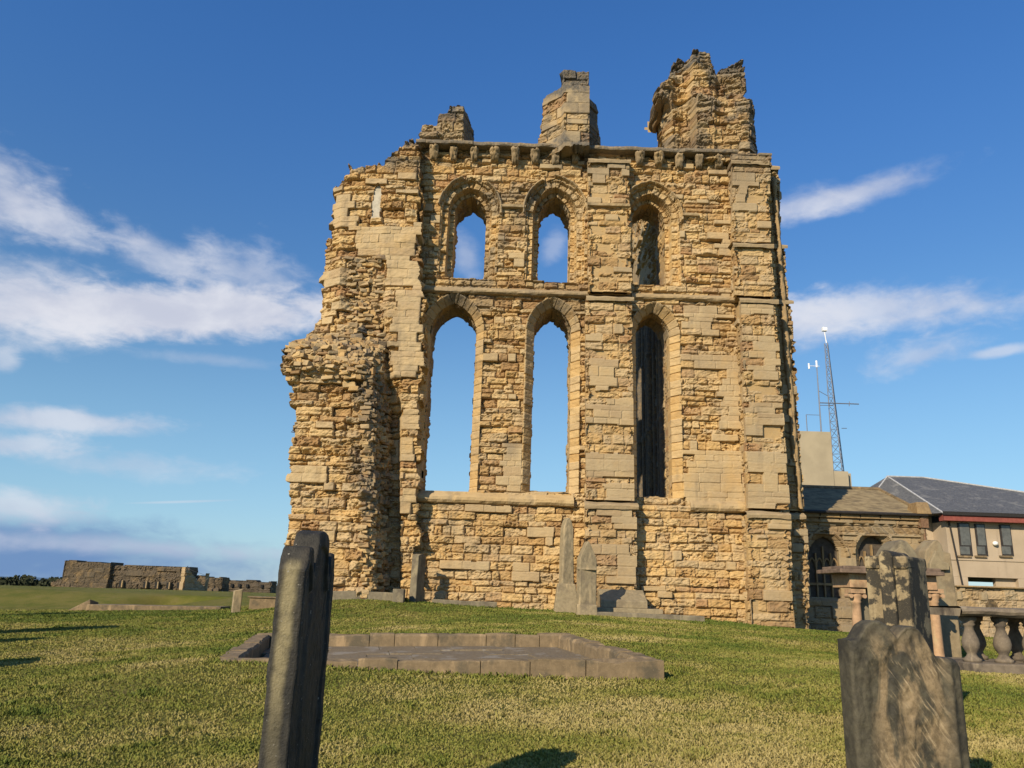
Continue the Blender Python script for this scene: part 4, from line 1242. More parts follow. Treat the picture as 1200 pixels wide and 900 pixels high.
c = t.mix(t.ss(n2, .3, .7), (.13, .10, .066), (.20, .16, .105)); c = t.mix(t.ss(n1, .55, .63, 0, .6), c, (.26, .235, .20))
t.l.new(c, b.inputs['Base Color']); bump(t, b, n2, .5, .02)
A_ = Acc(); r = np.random.default_rng(9)
Ld = np.linalg.norm(BR - FR); Lw = np.linalg.norm(FL - FR)
rows = np.linspace(.21, Ld - .22, 7)
for i in range(6):
    x_ = .24
    while x_ < Lw - .3:
        wd = min(r.uniform(.5, 1.0), Lw - .24 - x_)
        if wd < .08: break
        cs = [FR + inF * (rows[i] + .008) + inL * (x_ + .006), FR + inF * (rows[i] + .008) + inL * (x_ + wd - .006), FR + inF * (rows[i + 1] - .008) + inL * (x_ + wd - .006), FR + inF * (rows[i + 1] - .008) + inL * (x_ + .006)]
        dz = r.uniform(-.012, .012)
        top = [(*c_, zh_at(c_) - .19 + dz + r.uniform(-.006, .006)) for c_ in cs]; bot = [(*c_, zh_at(c_) - .5) for c_ in cs]
        A_.add(np.array(bot + top), [(4, 5, 6, 7), (0, 1, 5, 4), (1, 2, 6, 5), (2, 3, 7, 6), (3, 0, 4, 7)])
        x_ += wd
cs = [FR + inF * .1 + inL * .1, FL + inF * .1 - inL * .1, BL - inF * .1 - inL * .1, BR - inF * .1 + inL * .1]
A_.add(np.array([(*c_, zh_at(c_) - .235) for c_ in cs]), [(0, 1, 2, 3)])
A_.build('paving', pvm, kp)

# headstones standing on the lawn just out of the picture to the left; their shadows reach in
for i, (px, py, h, w, lab) in enumerate(((70, 770, 1.5, 1.1, 'grey round-topped headstone on the left lawn, nearest the viewer'), (72, 747, 1.75, .7, 'grey headstone on the left lawn, second from the viewer'),
                                    (150, 733, 2.3, 1.2, 'tall grey headstone on the left lawn, third from the viewer'), (105, 718, 2.4, 1.3, 'tall grey headstone on the left lawn, farthest from the viewer'))):
    q = ghit(px, py)
    L = h / tan(SUN_EL); pos_ = np.array([q[0] - sin(SUN_AZ) * L, q[1] - cos(SUN_AZ) * L])
    Oq = np.array([*pos_, float(gz(*pos_))])
    o = slab('headstone', M_GREY, Oq, (.9, -.5), w, .16, round_top(h, .3), n=24, nz=24, seed=20 + i)
    tag(o, lab, 'headstone', 'headstones at the left side of the lawn')

# left lawn: post, small box tomb, footing slab
q = at_ground(276, 719, 26.0)
o = slab('stone_post', M_GREY, q, (1, .5), .26, .2, lambda t: hgt(276, 691, 26, q) + .03 * t, n=14, nz=24, r=.02, seed=31)
tag(o, 'short square grey stone post on the lawn in front of the bank', 'post')
bt = at_ground(312, 713, 28.5)
mb = MB(); mb.box(bt[0] - .55, bt[0] + .75, 28.3, 29.0, bt[2] - .2, P(310, 701, 28.3)[2]); mb.box(bt[0] - .62, bt[0] + .8, 28.25, 29.05, P(310, 701, 28.3)[2], P(310, 699.3, 28.3)[2])
tag(mb.build('box_tomb', M_KERB, None, .02), 'small low box tomb beside the short stone post', 'tomb')
ledger('footing_slab', 'long pale stone footing lying in the grass below the bank', 'stone slab', 100, 258, 716.5, 29.5, 1.0, .16, M_KERB)
q = at_ground(96, 712, 30.4)
mb = MB(); mb.add([(q[0] - .75, 30.2, q[2] - .1), (q[0] + .45, 30.2, q[2] - .1), (q[0] + .45, 30.7, q[2] - .1), (q[0] - .75, 30.7, q[2] - .1), (q[0] - .35, 30.2, q[2] + .02), (q[0] + .35, 30.2, q[2] + .42), (q[0] + .45, 30.7, q[2] + .3), (q[0] - .5, 30.7, q[2] + .02)],
                  [(0, 3, 2, 1), (4, 5, 6, 7), (0, 1, 5, 4), (1, 2, 6, 5), (2, 3, 7, 6), (3, 0, 4, 7)])
tag(mb.build('fallen_stone', M_KERB, None, .03), 'tilted broken stone lying at the near end of the footing slab', 'stone')

# ================================================================== FORT WALLS (far left)
def fort(label, pa, pb, yta, ytb, ybot, D, seed, th=2., top_w=.2, dirt=.3, rough=1.2, slots=(), fm=None, ang=0., jamb=True):
    fm = fm or M_FORT
    a = thing('fort_wall', label, 'wall', group='remains of the old fort walls')
    A_ = Acc(); xa, xb = X(pa, yta, D), X(pb, ytb, D)
    za, zb = Z(pa, yta, D), Z(pb, ytb, D); z0 = Z((pa + pb) / 2, ybot, D) - .8
    D2 = D + ang
    facet(A_, (xa, D), (xb, D2), z0, max(za, zb) + .5, seed, step=.11, top=lambda u: za + (zb - za) * u / (xb - xa) + top_w * (fbm(u * .9, u * 0, seed, 3) - .5), ch=.5 if jamb else .2, lw=1.1, rough=rough, dirt=dirt, skirt=th, jag=.2)
    facet(A_, (xb, D2), (xb + .25, D2 + th), z0, zb, seed + 1, step=.15, ch=.5, lw=1., skirt=0)
    facet(A_, (xa - .05, D + th), (xa, D), z0, za, seed + 2, step=.15, ch=.5, lw=1., skirt=0)
    A_.add([(xa, D + .2, za - .3), (xb, D2 + .2, zb - .3), (xb, D2 + th, zb - .3), (xa, D + th, za - .3)], [(0, 1, 2, 3)], dirt=.8)
    A_.build('masonry', fm, a)
    for (sx_, sy) in slots:
        q = P(sx_, sy, D); f = (q[0] - xa) / (xb - xa); yq = D + (D2 - D) * f
        mb = MB(); hs2 = .35 if jamb else .2; mb.box(q[0] - .14, q[0] + .14, yq - .22, yq + .3, q[2] - hs2, q[2] + hs2); mb.build('loophole', simple('loophole_dark', (.02, .02, .02), .9), a)
        if not jamb: continue
        mb = MB(); mb.box(q[0] + .15, q[0] + .3, yq - .28, yq + .3, q[2] - .42, q[2] + .40); mb.build('loophole_jamb', M_FORTPALE, a, .03)
    return a
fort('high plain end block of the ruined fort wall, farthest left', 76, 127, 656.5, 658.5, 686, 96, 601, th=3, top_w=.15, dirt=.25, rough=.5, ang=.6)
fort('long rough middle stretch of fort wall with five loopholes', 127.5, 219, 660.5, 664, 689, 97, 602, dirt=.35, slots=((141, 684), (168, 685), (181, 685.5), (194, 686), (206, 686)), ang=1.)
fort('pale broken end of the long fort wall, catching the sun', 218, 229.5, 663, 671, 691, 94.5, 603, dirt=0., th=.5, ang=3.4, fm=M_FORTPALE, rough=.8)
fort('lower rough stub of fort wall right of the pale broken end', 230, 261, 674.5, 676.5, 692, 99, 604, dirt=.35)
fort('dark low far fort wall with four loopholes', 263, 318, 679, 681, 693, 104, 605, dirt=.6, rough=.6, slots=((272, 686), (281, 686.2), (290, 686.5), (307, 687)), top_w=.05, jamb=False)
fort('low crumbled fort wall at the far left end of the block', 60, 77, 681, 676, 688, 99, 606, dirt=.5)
# scrub along the cliff edge
A_ = Acc(); r = np.random.default_rng(3)
M_HEDGE = simple('scrub_leaves', (.028, .034, .016), .9, 20, .5)
xs = r.uniform(X(-120, 684, 112), X(72, 684, 112), 2600); ys = r.uniform(111, 114, 2600)
zs = gz(xs, ys) + r.random(2600) ** 1.6 * (.5 + 1.1 * vn(xs * .5, xs * 0, 4)) + .1
for i in range(2600):
    a = r.uniform(0, 2 * pi); s_ = r.uniform(.12, .28); dx, dy = cos(a) * s_, sin(a) * s_
    A_.add([(xs[i] - dx, ys[i] - dy, zs[i] - s_ * .6), (xs[i] + dx, ys[i] + dy, zs[i] - s_ * .3), (xs[i] + dx * .6, ys[i] + dy, zs[i] + s_), (xs[i] - dx, ys[i] - dy * .5, zs[i] + s_ * .6)], [(0, 1, 2, 3)])
o = A_.build('scrub', M_HEDGE); o['kind'] = 'stuff'; tag(o, 'dark low scrub along the cliff edge left of the fort wall', 'scrub')

# ================================================================== CHAPEL
YC = 28.0
chap = thing('chapel', 'small stone chapel with slab roof and pointed windows beside the ruin', 'chapel')
xc0, xc1 = X(930, 690, YC), X(1086, 690, YC)
ze = Z(1010, 603, YC); zr_ = Z(1010, 573, YC + 3.2)
cw = [Arch(X(952.5, 690, YC), X(988, 690, YC), Z(970, 652, YC), Z(970, 629, YC), Z(970, 700, YC)),
      Arch(X(1012, 690, YC), X(1046, 690, YC), Z(1029, 650, YC), Z(1029, 628, YC), Z(1029, 700, YC))]
A_ = Acc()
uc_, vc_ = np.meshgrid(np.arange(xc0, xc1, .035), np.arange(-.8, ze, .035))
rel, tone, kind, jo, ex = masonry(uc_, vc_, 81, .3, .75, .4, p_ash=.4)
off = sstep(Z(960, 702, YC) + .05, Z(960, 702, YC) - .05, vc_) * .12
hole = np.zeros(uc_.shape, bool)
for A in cw:
    s = A.sdf(uc_, vc_); inr = vc_ > A.zb; hole |= (s < 0) & inr
    off = np.where((s < .18) & inr, -.18 * (1 - np.clip(s / .18, 0, 1)), off)
    hd = (s > .2) & (s < .30) & (vc_ > A.zs); off = np.where(hd, .09, off)
    rel = np.where((s < .3) & inr, rel * .4, rel)
# carved frieze under the eaves
zf0, zf1 = Z(1020, 626, YC), Z(1020, 614, YC)
fz = (vc_ > zf0) & (vc_ < zf1); tw = np.sin((uc_ + vc_ * .9) * 2 * pi / .34)
off = np.where(fz & (uc_ > X(988, 620, YC)), .06 + .05 * tw, off)
off = np.where((vc_ > zf1) & (vc_ < zf1 + .12), .12, off); off = np.where((vc_ < zf0) & (vc_ > zf0 - .08), .08, off)
mk = ~hole[:-1, :-1] & ~hole[1:, 1:]
A_.grid(np.stack([uc_, YC - off - rel, vc_], -1), mk, ext=np.array([0, .35, 0]), tone=tone, kind=kind, dirt=np.clip(.25 + .5 * (fbm(uc_, vc_, 9) - .4) + jo * .2, 0, 1))
facet(A_, (xc1, YC), (xc1, YC + 6.4), -.8, ze, 82, step=.06, rough=.4, dirt=.3)
facet(A_, (xc0, YC + 6.4), (xc0, YC), -.8, ze, 83, step=.1, rough=.4, dirt=.3)
A_.build('wall', M_CHAPEL, chap)
M_LEAD = simple('dark_window_glass', (.02, .024, .03), .3, 5, .3, .1)
for i, A in enumerate(cw):
    o_ = A.outline(.02); pts = [(p[0], YC + .33, p[1]) for p in o_]
    mb = MB(); mb.prism(pts, (0, .05, 0)); wn = mb.build('window', simple('dark_blind_window_stone', (.075, .06, .045), .9, 6, .3), chap)  # blind window filled with dark brown stone
    tr = MB(); n = 3
    for k in range(1, 4):
        xx = A.xl + (A.xr - A.xl) * k / 4; tr.box(xx - .025, xx + .025, YC + .22, YC + .32, A.zb, A.zs + (.35 if k == 2 else .12))
    for k in range(4):   # small pointed heads of the lights
        xa_ = A.xl + (A.xr - A.xl) * k / 4; wl_ = (A.xr - A.xl) / 4; B = Arch(xa_ + .02, xa_ + wl_ - .02, A.zs - .30, A.zs - .05, A.zs - .35)
        po, _ = resample(B.outline(0), .06)
        for p, q in zip(po[:-1], po[1:]): tr.tube((p[0], YC + .27, p[1]), (q[0], YC + .27, q[1]), .03, n=5)
    tr.box(A.xl, A.xr, YC + .23, YC + .31, A.zs - .98, A.zs - .90)
    tr.build('tracery', M_CHAPEL, wn)
# slab roof with hipped end
m, t, b, oc = mat('stone_slab_roof')
wv = t.node('ShaderNodeTexWave'); wv.wave_type = 'BANDS'; wv.bands_direction = 'Z'; wv.wave_profile = 'SAW'
wv.inputs['Scale'].default_value = 1.55; wv.inputs['Distortion'].default_value = .4; wv.inputs['Detail'].default_value = 2; t.l.new(oc, wv.inputs['Vector'])
n1 = t.noise(oc, 3, 6, .6); n2 = t.noise(t.vscale(oc, (1.2, 1, 7)), 2.0, 5, .6)
c = t.mix(t.ss(n1, .35, .65), (.17, .13, .075), (.28, .22, .125)); c = t.mix(t.ss(n2, .5, .7, 0, .7), c, (.11, .09, .06))
t.l.new(c, b.inputs['Base Color']); bump(t, b, wv.outputs['Fac'], .8, .05)
M_ROOF = m
xr0 = xc0 - .2; xr1 = xc1 + .12; xh = X(1030, 572, YC + 3.2)
mb = MB()
v = [(xr0, YC - .25, ze + .05), (xr1, YC - .25, ze + .05), (xr1, YC + 6.6, ze + .05), (xr0, YC + 6.6, ze + .05), (xr0, YC + 3.2, zr_), (xh, YC + 3.2, zr_)]
mb.add(v, [(0, 1, 5, 4), (1, 2, 5), (2, 3, 4, 5), (0, 4, 3), (0, 3, 2, 1)])
mb.build('roof', M_ROOF, chap)
mb = MB(); mb.tube((xr0, YC + 3.2, zr_), (xh, YC + 3.2, zr_), .09); mb.tube((xh, YC + 3.2, zr_), (xr1, YC - .25, ze + .07), .07); mb.build('ridge', M_KERB, chap)
mb = MB(); mb.box(xr0, xr1, YC - .22, YC + .1, ze - .16, ze + .0465); mb.box(xr0, xr1, YC - .12, YC + .1, ze - .30, ze - .163); mb.build('eaves_cornice', M_CHAPEL, chap, .02)
M_IRON = simple('black_iron', (.025, .022, .02), .6, 20, .3)
gm = MB(); gm.tube((xr0, YC - .32, ze + .02), (xr1, YC - .32, ze + .02), .055)
for k in range(6):
    xx = xc0 + 1.0 + k * (xc1 - xc0 - 1.1) / 5; gm.tube((xx, YC - .3, ze - .02), (xx, YC - .12, ze - .22), .02, n=5)
gm.build('gutter', M_IRON, chap)
xd_ = X(1082, 650, YC)
mb = MB(); mb.tube((xd_, YC - .2, ze - .4), (xd_, YC - .2, -.5), .06); mb.box(xd_ - .13, xd_ + .13, YC - .32, YC - .08, ze - .42, ze - .1); mb.build('downpipe', simple('rusty_pipe', (.16, .09, .05), .7, 12, .3), chap)
A_ = Acc(); xb0, xb1 = X(1078, 650, YC - .5), X(1096, 650, YC - .5)
block(A_, xb0 + .25, xb1, YC - .45, YC + .6, -.8, Z(1090, 634, YC), 85, rough=.6, dirt=.4, step=.05)
block(A_, xb0 + .3, xb1 - .1, YC - .25, YC + .6, Z(1090, 634, YC) - .02, Z(1090, 604, YC), 86, rough=.6, dirt=.4, step=.05)
frm = MB()
A_.build('buttress', M_CHAPEL, chap)
mb = MB(); frustum(mb, ((xb0 + xb1) / 2 + .1, YC), .26, .4, .2, .3, Z(1090, 604, YC), Z(1090, 590, YC)); mb.build('pinnacle', M_CHAPEL, chap, .02)

# ================================================================== AEDICULE TOMB + companions (right)
YT = 13.0
tomb = thing('pedimented_tomb', 'pink sandstone tomb with pediment and columns behind the lichened monument', 'tomb')
def bx(mb, pa, pb, yt, yb, y0, y1):
    xm = (pa + pb) / 2; mb.box(X(pa, (yt + yb) / 2, y0), X(pb, (yt + yb) / 2, y0), y0, y1, Z(xm, yb, y0), Z(xm, yt, y0)); return mb
gt = float(gz(X(1050, 700, YT), YT)) - .2
yb_t = 790
mb = MB(); bx(mb, 985, 1107, 668, 673, YT - .16, YT + .85); bx(mb, 989, 1103, 664.5, 668.3, YT - .1, YT + .8); mb.build('cornice', simple('brown_cornice_stone', (.15, .105, .075), .8, 9, .3), tomb, .012)
mb = MB(); bx(mb, 996, 1098, 673.3, 690, YT, YT + .7); mb.build('frieze', M_PINK, tomb, .01)
mb = MB(); bx(mb, 1012, 1090, 689, yb_t, YT + .28, YT + .65); mb.build('back_panel', M_LEDGER, tomb, .01)
pts = [P(a_, b2, YT + .1) for a_, b2 in ((1032, 664.5), (1034, 654), (1041, 650), (1045, 642), (1051, 635), (1057, 632), (1064, 635), (1071, 643), (1076, 652), (1077, 664.5))]
mb = MB(); mb.prism(pts, (0, .5, 0)); mb.build('pediment', M_LEDGER, tomb, .03)
pts = [P(1030, 661, YT + .06), P(1056, 640, YT + .06), P(1074, 661, YT + .06)]
mb = MB(); mb.prism(pts, (0, .06, 0)); mb.build('tympanum', M_GREY, tomb, .01)
for pc2, hw in ((1004, 5.6), (1095.5, 5.6)):
    q = P(pc2, 720, YT + .15); zt_, zb_ = Z(pc2, 690.3, YT + .15), gt
    rr = hw * (YT + .15) / 924
    prof = [(rr * 1.45, 0), (rr * 1.45, .12), (rr * 1.2, .2), (rr * 1.1, .26)] + [(rr * (1.05 - .15 * k / 8), .26 + (zt_ - zb_ - .48) * k / 8) for k in range(9)] + [(rr * 1.1, zt_ - zb_ - .2), (rr * .95, zt_ - zb_ - .18), (rr * 1.3, zt_ - zb_ - .12), (rr * 1.35, zt_ - zb_ - .07), (rr * 1.2, zt_ - zb_ - .06)]
    mb = MB(); mb.lathe((q[0], q[1], zb_), prof, 20); cl = mb.build('column', M_PINK, tomb, 0, True)
    mb = MB(); mb.box(q[0] - rr * 1.5, q[0] + rr * 1.5, q[1] - rr * 1.5, q[1] + rr * 1.5, zt_ - .065, zt_)
    for s_ in (-1, 1):
        mb.tube((q[0] + s_ * rr * 1.35, q[1] - rr * 1.35, zt_ - .11), (q[0] + s_ * rr * 1.35, q[1] + rr * 1.35, zt_ - .11), rr * .42, n=12)
    mb.build('capital', M_PINK, cl)
# big gabled grey stone beside it
gb = thing('headstone', 'broad tapering grey and buff gabled stone rising behind the right end of the pedimented tomb', 'headstone')
pts = [P(x_, y_, 13.9) for x_, y_ in [(1093, 800), (1088, 670), (1084, 655), (1085, 645), (1094, 634), (1098, 632), (1103, 637), (1106, 646), (1114, 648), (1117, 668), (1121, 700), (1131, 800)]]
mb = MB(); mb.prism(pts, (0, .45, 0)); mb.build('slab', worn_stone('buff_stone', (.29, .225, .135), (.25, .21, .135), (.16, .13, .085), .8, .5, .45), gb, .02)
pts = [P(x_, y_, 13.82) for x_, y_ in [(1090, 668), (1090, 660), (1097, 645), (1105, 658), (1112, 660), (1113, 668)]]
mb = MB(); mb.prism(pts, (0, .1, 0)); mb.build('gable_panel', M_GREY, gb, .012)

# table tomb with balusters
tt_ = thing('table_tomb', 'stone table tomb on vase-shaped balusters at the right edge', 'tomb')
YB = 10.8
xt0 = X(1122, 718, YB); xt1 = xt0 + 2.1; ztp = Z(1160, 712, YB); zbt = Z(1160, 723, YB); zg = Z(1170, 782, YB)
n = 26; xs = np.linspace(xt0, xt1, n); A_ = Acc()
prof = [(.05, 0), (0, .03), (-.02, .07), (0, .11), (.05, .125), (.9, .125), (.98, .08), (.95, 0), (.05, 0)]
A_.grid(np.array([[(x, YB - .1 + dy + .012 * (vn(x * 6, j, 2) - .5), zbt + dz * (ztp - zbt) / .125 + .014 * (vn(x * 5, j + 3, 2) - .5)) for x in xs] for j, (dy, dz) in enumerate(prof)]))
A_.add(np.array([(xt0, YB - .05, zbt), (xt0, YB - .1, zbt + .1), (xt0, YB + .85, zbt + .1), (xt0, YB + .85, zbt)]), [(0, 1, 2, 3)])
A_.build('table_top', M_TABLE, tt_)
mb = MB(); mb.box(xt0 + .05, xt1, YB - .15, YB + .95, zg - .4, zg + .05); mb.build('base_slab', M_TABLE, tt_, .02)
Hb = zbt - zg - .05
bal = [(.17, 0), (.17, .07), (.13, .09), (.10, .13), (.085, .18), (.12, .24), (.155, .32), (.165, .40), (.15, .50), (.11, .62), (.08, .72), (.085, .78), (.12, .82), (.10, .86), (.15, .92), (.16, 1.)]
for (pxb, dy) in ((1137, .12), (1174, .12), (1208, .12), (1145, .72), (1190, .72), (1225, .72)):
    q = P(pxb, 750, YB + dy); sc_ = 1.0
    mb = MB(); mb.lathe((q[0], YB + dy, zg + .05), [(r_ * Hb * 1.15 * (1 + 0), z_ * Hb) for r_, z_ in bal], 24); mb.build('baluster', M_TABLE, tt_, 0, True)

# ================================================================== MODERN BUILDING, TOWER, MAST
YM = 46.0
M_CONC, t, b, oc = mat('cream_render')
n1 = t.noise(oc, .8, 5, .6); n2 = t.noise(t.vscale(oc, (3, 3, .3)), 1.0, 5, .65); n3 = t.noise(oc, 14, 4, .7)
c = t.mix(t.ss(n1, .3, .7), (.37, .295, .21), (.43, .345, .25)); c = t.mix(t.ss(n2, .52, .75, 0, .5), c, (.25, .20, .145)); c = t.mix(t.ss(n3, .5, .8, 0, .3), c, (.30, .24, .17))
t.l.new(c, b.inputs['Base Color']); bump(t, b, n3, .3, .02)
mod = thing('coastguard_building', 'cream modern building with hipped slate roof and red fascia', 'building')
def q3(px, py, Y): return tuple(P(px, py, Y))
xm0 = X(1112, 650, YM); xm1 = X(1112, 650, YM) + 14
zt_ = Z(1150, 612, YM); zb_ = -1.0
zo1, zo0 = Z(1160, 677, YM), Z(1160, 690, YM)
xo0, xo1 = X(1135, 684, YM), X(1194, 684, YM)
mb = MB()
mb.box(xm0, xm1, YM, YM + .3, zo1, zt_); mb.box(xm0, xo0, YM, YM + .3, zb_, zo1 - .002); mb.box(xo1, xm1, YM, YM + .3, zb_, zo1 - .002); mb.box(xo0 + .002, xo1 - .002, YM + .002, YM + .3, zb_, zo0)
mb.box(xm0 + .01, xm0 + .3, YM + .302, YM + 9, zb_, zt_); mb.box(xm0 + .3, xm1, YM + 8.7, YM + 9, zo1 + 1, zt_); mb.box(xm0 + .301, xm1, YM + .301, YM + 8.9, zo1 + .02, zo1 + .2)
mb.box(xo0 + 1.75, xo1 + 1, YM + .31, YM + .6, zo0 - .5, zo1 + .019)
mb.box(xm0 + .002, xm1, YM - .05, YM - .002, Z(1150, 656, YM) - .06, Z(1150, 656, YM) + .04)
mb.build('wall', M_CONC, mod, .01)
mb = MB(); mb.box(X(1090, 650, YM), xm0 + .02, YM + 1.5, YM + 6, zb_, Z(1110, 594, YM + 1.5)); wg = mb.build('wing_wall', M_CONC, mod, .01)
mb = MB(); mb.box(X(1098.5, 630, YM + 1.3), X(1105, 630, YM + 1.3), YM + 1.44, YM + 1.6, Z(1101, 634, YM + 1.5), Z(1101, 617, YM + 1.5)); mb.build('window', M_LEAD, mod, .01)
M_FRAME = simple('dark_window_frame', (.035, .03, .028), .5)
for (a, b2, yt, yb) in ((1124, 1138, 613, 651), (1144, 1156, 614, 651), (1173, 1186, 615, 651), (1206, 1218, 616, 651)):
    mb = MB(); bx(mb, a, b2, yt, yb, YM - .06, YM + .1); f = mb.build('window', M_FRAME, mod)
    mb = MB(); bx(mb, a - .8, b2 + .8, yb + .1, yb + 2.2, YM - .12, YM + .1); mb.build('sill', M_KERB, f)
    mb = MB(); bx(mb, a + 1.5, b2 - 1.5, yt + 1, yb - 12, YM - .08, YM); bx(mb, a + 1.5, b2 - 1.5, yb - 10.5, yb - 1.5, YM - .08, YM)
    mb.build('pane', simple('reflecting_glass', (.10, .10, .09), .12, 4, .2, .02, spec=.6), f)
q = P(1165, 637, YM)
mb = MB(); mb.lathe((q[0], YM - .12, q[2] - .13), [(.03, 0), (.12, .04), (.15, .13), (.12, .22), (.03, .26)], 14); mb.build('wall_lamp', simple('white_lamp_glass', (.8, .8, .78), .3), mod, 0, True)
mb = MB(); mb.box(xm0 - .35, xm1, YM - .55, YM + .02, zt_ - .02, Z(1150, 605, YM)); mb.build('fascia', simple('red_fascia', (.23, .065, .05), .6, 5, .15), mod, .01)
mb = MB(); mb.box(xm0 - .42, xm1, YM - .66, YM - .56, Z(1150, 605, YM) - .05, Z(1150, 602, YM)); mb.tube((xm0 + .15, YM - .1, zt_), (X(1135, 685, YM), YM - .1, zb_), .05); mb.build('gutter', M_IRON, mod)
m, t, b, oc = mat('blue_grey_slate')
wv = t.node('ShaderNodeTexWave'); wv.wave_type = 'BANDS'; wv.bands_direction = 'Z'; wv.wave_profile = 'SAW'; wv.inputs['Scale'].default_value = 3.2; t.l.new(oc, wv.inputs['Vector'])
n1 = t.noise(oc, 1.2, 6, .65); n2 = t.noise(oc, 9, 5, .6)
c = t.mix(t.ss(n2, .3, .7), (.075, .077, .078), (.125, .125, .122)); c = t.mix(t.ss(n1, .5, .68, 0, .8), c, (.19, .185, .17))
ns = t.noise(t.vscale(oc, (3, 3, 14)), 1.2, 4, .7); c = t.mix(t.ss(ns, .5, .7, 0, .5), c, (.05, .05, .055))
t.l.new(c, b.inputs['Base Color']); b.inputs['Roughness'].default_value = .5; bump(t, b, wv.outputs['Fac'], .4, .03)
e0 = np.array([xm0 - .4, YM - .6, Z(1150, 602.5, YM - .6)])
e0b = np.array([xm0 - .4, YM + 9.6, e0[2]])
rg = P(1036, 558, YM + 4.8); rg2 = np.array([rg[0] + 1.2, YM + 4.8, P(1036, 558, YM + 4.8)[2]])
rA = P(1040, 559, YM + 6.0); rB = P(1082, 559, YM + 6.0); zap = (rA[2] + rB[2]) / 2
wE = P(1015, 572, YM + 6)[0] - .4
vv = [(xm0 - .4, YM - .6, e0[2]), (xm1 + 2, YM - .6, e0[2]), (xm1 + 2, YM + 13, e0[2]), (wE - 1.6, YM + 13, e0[2]), (wE - 1.6, YM + 3.2, e0[2]), (rA[0], YM + 6, zap), (rB[0], YM + 6, zap)]
mb = MB(); mb.add(vv, [(0, 6, 5), (0, 1, 6), (1, 2, 6), (2, 3, 5, 6), (3, 4, 5), (4, 0, 5), (0, 4, 3, 2, 1)]); rf = mb.build('roof', m, mod)
M_RIDGE = simple('pale_ridge_lead', (.36, .36, .36), .7)
mb = MB()
for a, b2 in ((5, 6), (0, 5), (6, 1), (4, 5)): mb.tube(Vector(vv[a]) + Vector((0, 0, .01)), Vector(vv[b2]) + Vector((0, 0, .01)), .055, n=6)
mb.build('ridge', M_RIDGE, rf)

tw = thing('concrete_tower', 'plain buff concrete tower block with a stepped shoulder behind the ruin', 'tower')
YK = 58.
mb = MB(); mb.box(X(925, 540, YK), X(976, 540, YK), YK, YK + 5, -1, Z(955, 505.5, YK)); mb.build('wall', simple('buff_concrete', (.345, .29, .195), .9, .7, .10), tw, .02)
mb = MB(); mb.box(X(975.5, 560, YK) + .01, X(995, 560, YK), YK + .06, YK + 5, -1, Z(985, 552, YK)); mb.box(X(995, 560, YK) + .002, X(1001, 560, YK), YK + .5, YK + 5, -1, Z(998, 553.5, YK)); mb.build('shoulder', simple('buff_concrete_low', (.345, .29, .195), .9, .7, .10), tw, .02)

M_STEEL = simple('galvanised_steel', (.20, .21, .24), .5, 20, .2, .05, metal=.5)
M_WHITE = simple('white_antenna', (.75, .75, .75), .5)
mast = thing('radio_mast', 'tall tapering lattice radio mast behind the concrete tower', 'mast')
YA = 66.
bs = P(984.5, 556, YA); tpx = P(968.5, 402, YA); xb_ = bs[0]
zB_, zT_ = bs[2] - 6, tpx[2]
mb = MB()
def leg(k, z):
    f = (z - bs[2]) / (zT_ - bs[2]); r_ = .52 - .36 * f
    cxm = bs[0] + (tpx[0] - bs[0]) * f * 1.0
    a = k * 2 * pi / 3 + .5
    return Vector((cxm + r_ * cos(a), YA + r_ * sin(a), z))
nz_ = 26; zz_ = np.linspace(zB_, zT_, nz_)
for k in range(3):
    mb.tube(leg(k, zB_), leg(k, zT_), .05, .035, 6)
    for i in range(nz_ - 1):
        a, b2 = (k, k + 1) if i % 2 else (k + 1, k)
        mb.tube(leg(a, zz_[i]), leg(b2, zz_[i + 1]), .022, n=4)
        mb.tube(leg(k, zz_[i]), leg(k + 1, zz_[i]), .018, n=4)
mb.build('lattice', M_STEEL, mast)
mb = MB(); zc_ = Z(980, 474, YA); xq = X(980, 474, YA)
mb.tube((X(958, 475, YA), YA - .4, zc_), (X(1004, 474, YA), YA - .4, zc_), .045, n=6); mb.build('cross_arm', M_STEEL, mast); mb = MB(); mb.tube((X(993, 470, YA), YA - .4, zc_ + .2), (X(993, 478, YA), YA - .4, zc_ - .2), .03, n=5); mb.build('dipole', M_STEEL, mast); mb = MB()
mb.tube((X(984, 503, YA), YA - .4, Z(984, 503, YA)), (X(990, 503, YA), YA - .4, Z(990, 503, YA)), .03, n=5)
mb.build('cross_arm', M_STEEL, mast)
mb = MB(); tp = leg(0, zT_); mb.tube((tpx[0], YA, zT_), (tpx[0] - .15, YA, Z(965, 383, YA)), .05, .03, 6); mb.box(tpx[0] - .3, tpx[0] + .1, YA - .15, YA + .15, Z(965, 388, YA), Z(965, 384, YA))
mb.build('antenna', M_WHITE, mast)
pole = thing('antenna_pole', 'slim antenna pole with white aerials on the concrete tower roof', 'antenna')
YP = 60.
mb = MB(); p0 = P(962.5, 507, YP); p1 = P(957, 425, YP); mb.tube(p0, (p0[0] + .0, YP, p1[2]), .06, .035, 6)
mb.tube((p0[0], YP, Z(961, 458, YP)), (X(970, 464, YP), YP, Z(970, 464, YP)), .025, n=5); mb.tube((p0[0], YP, Z(961, 475, YP)), (X(976, 475, YP), YP, Z(976, 475, YP)), .025, n=5)
mb.build('pole', M_STEEL, pole)
mb = MB(); z_ = Z(955, 429, YP); mb.tube((p0[0] - .62, YP, z_), (p0[0] + .2, YP, z_), .025, n=5); mb.tube((p0[0] - .62, YP, z_ - .25), (p0[0] - .62, YP, z_ + .2), .07, n=8); mb.tube((p0[0], YP, z_ - .1), (p0[0], YP, z_ + .45), .07, n=8); mb.build('aerial', M_WHITE, pole)
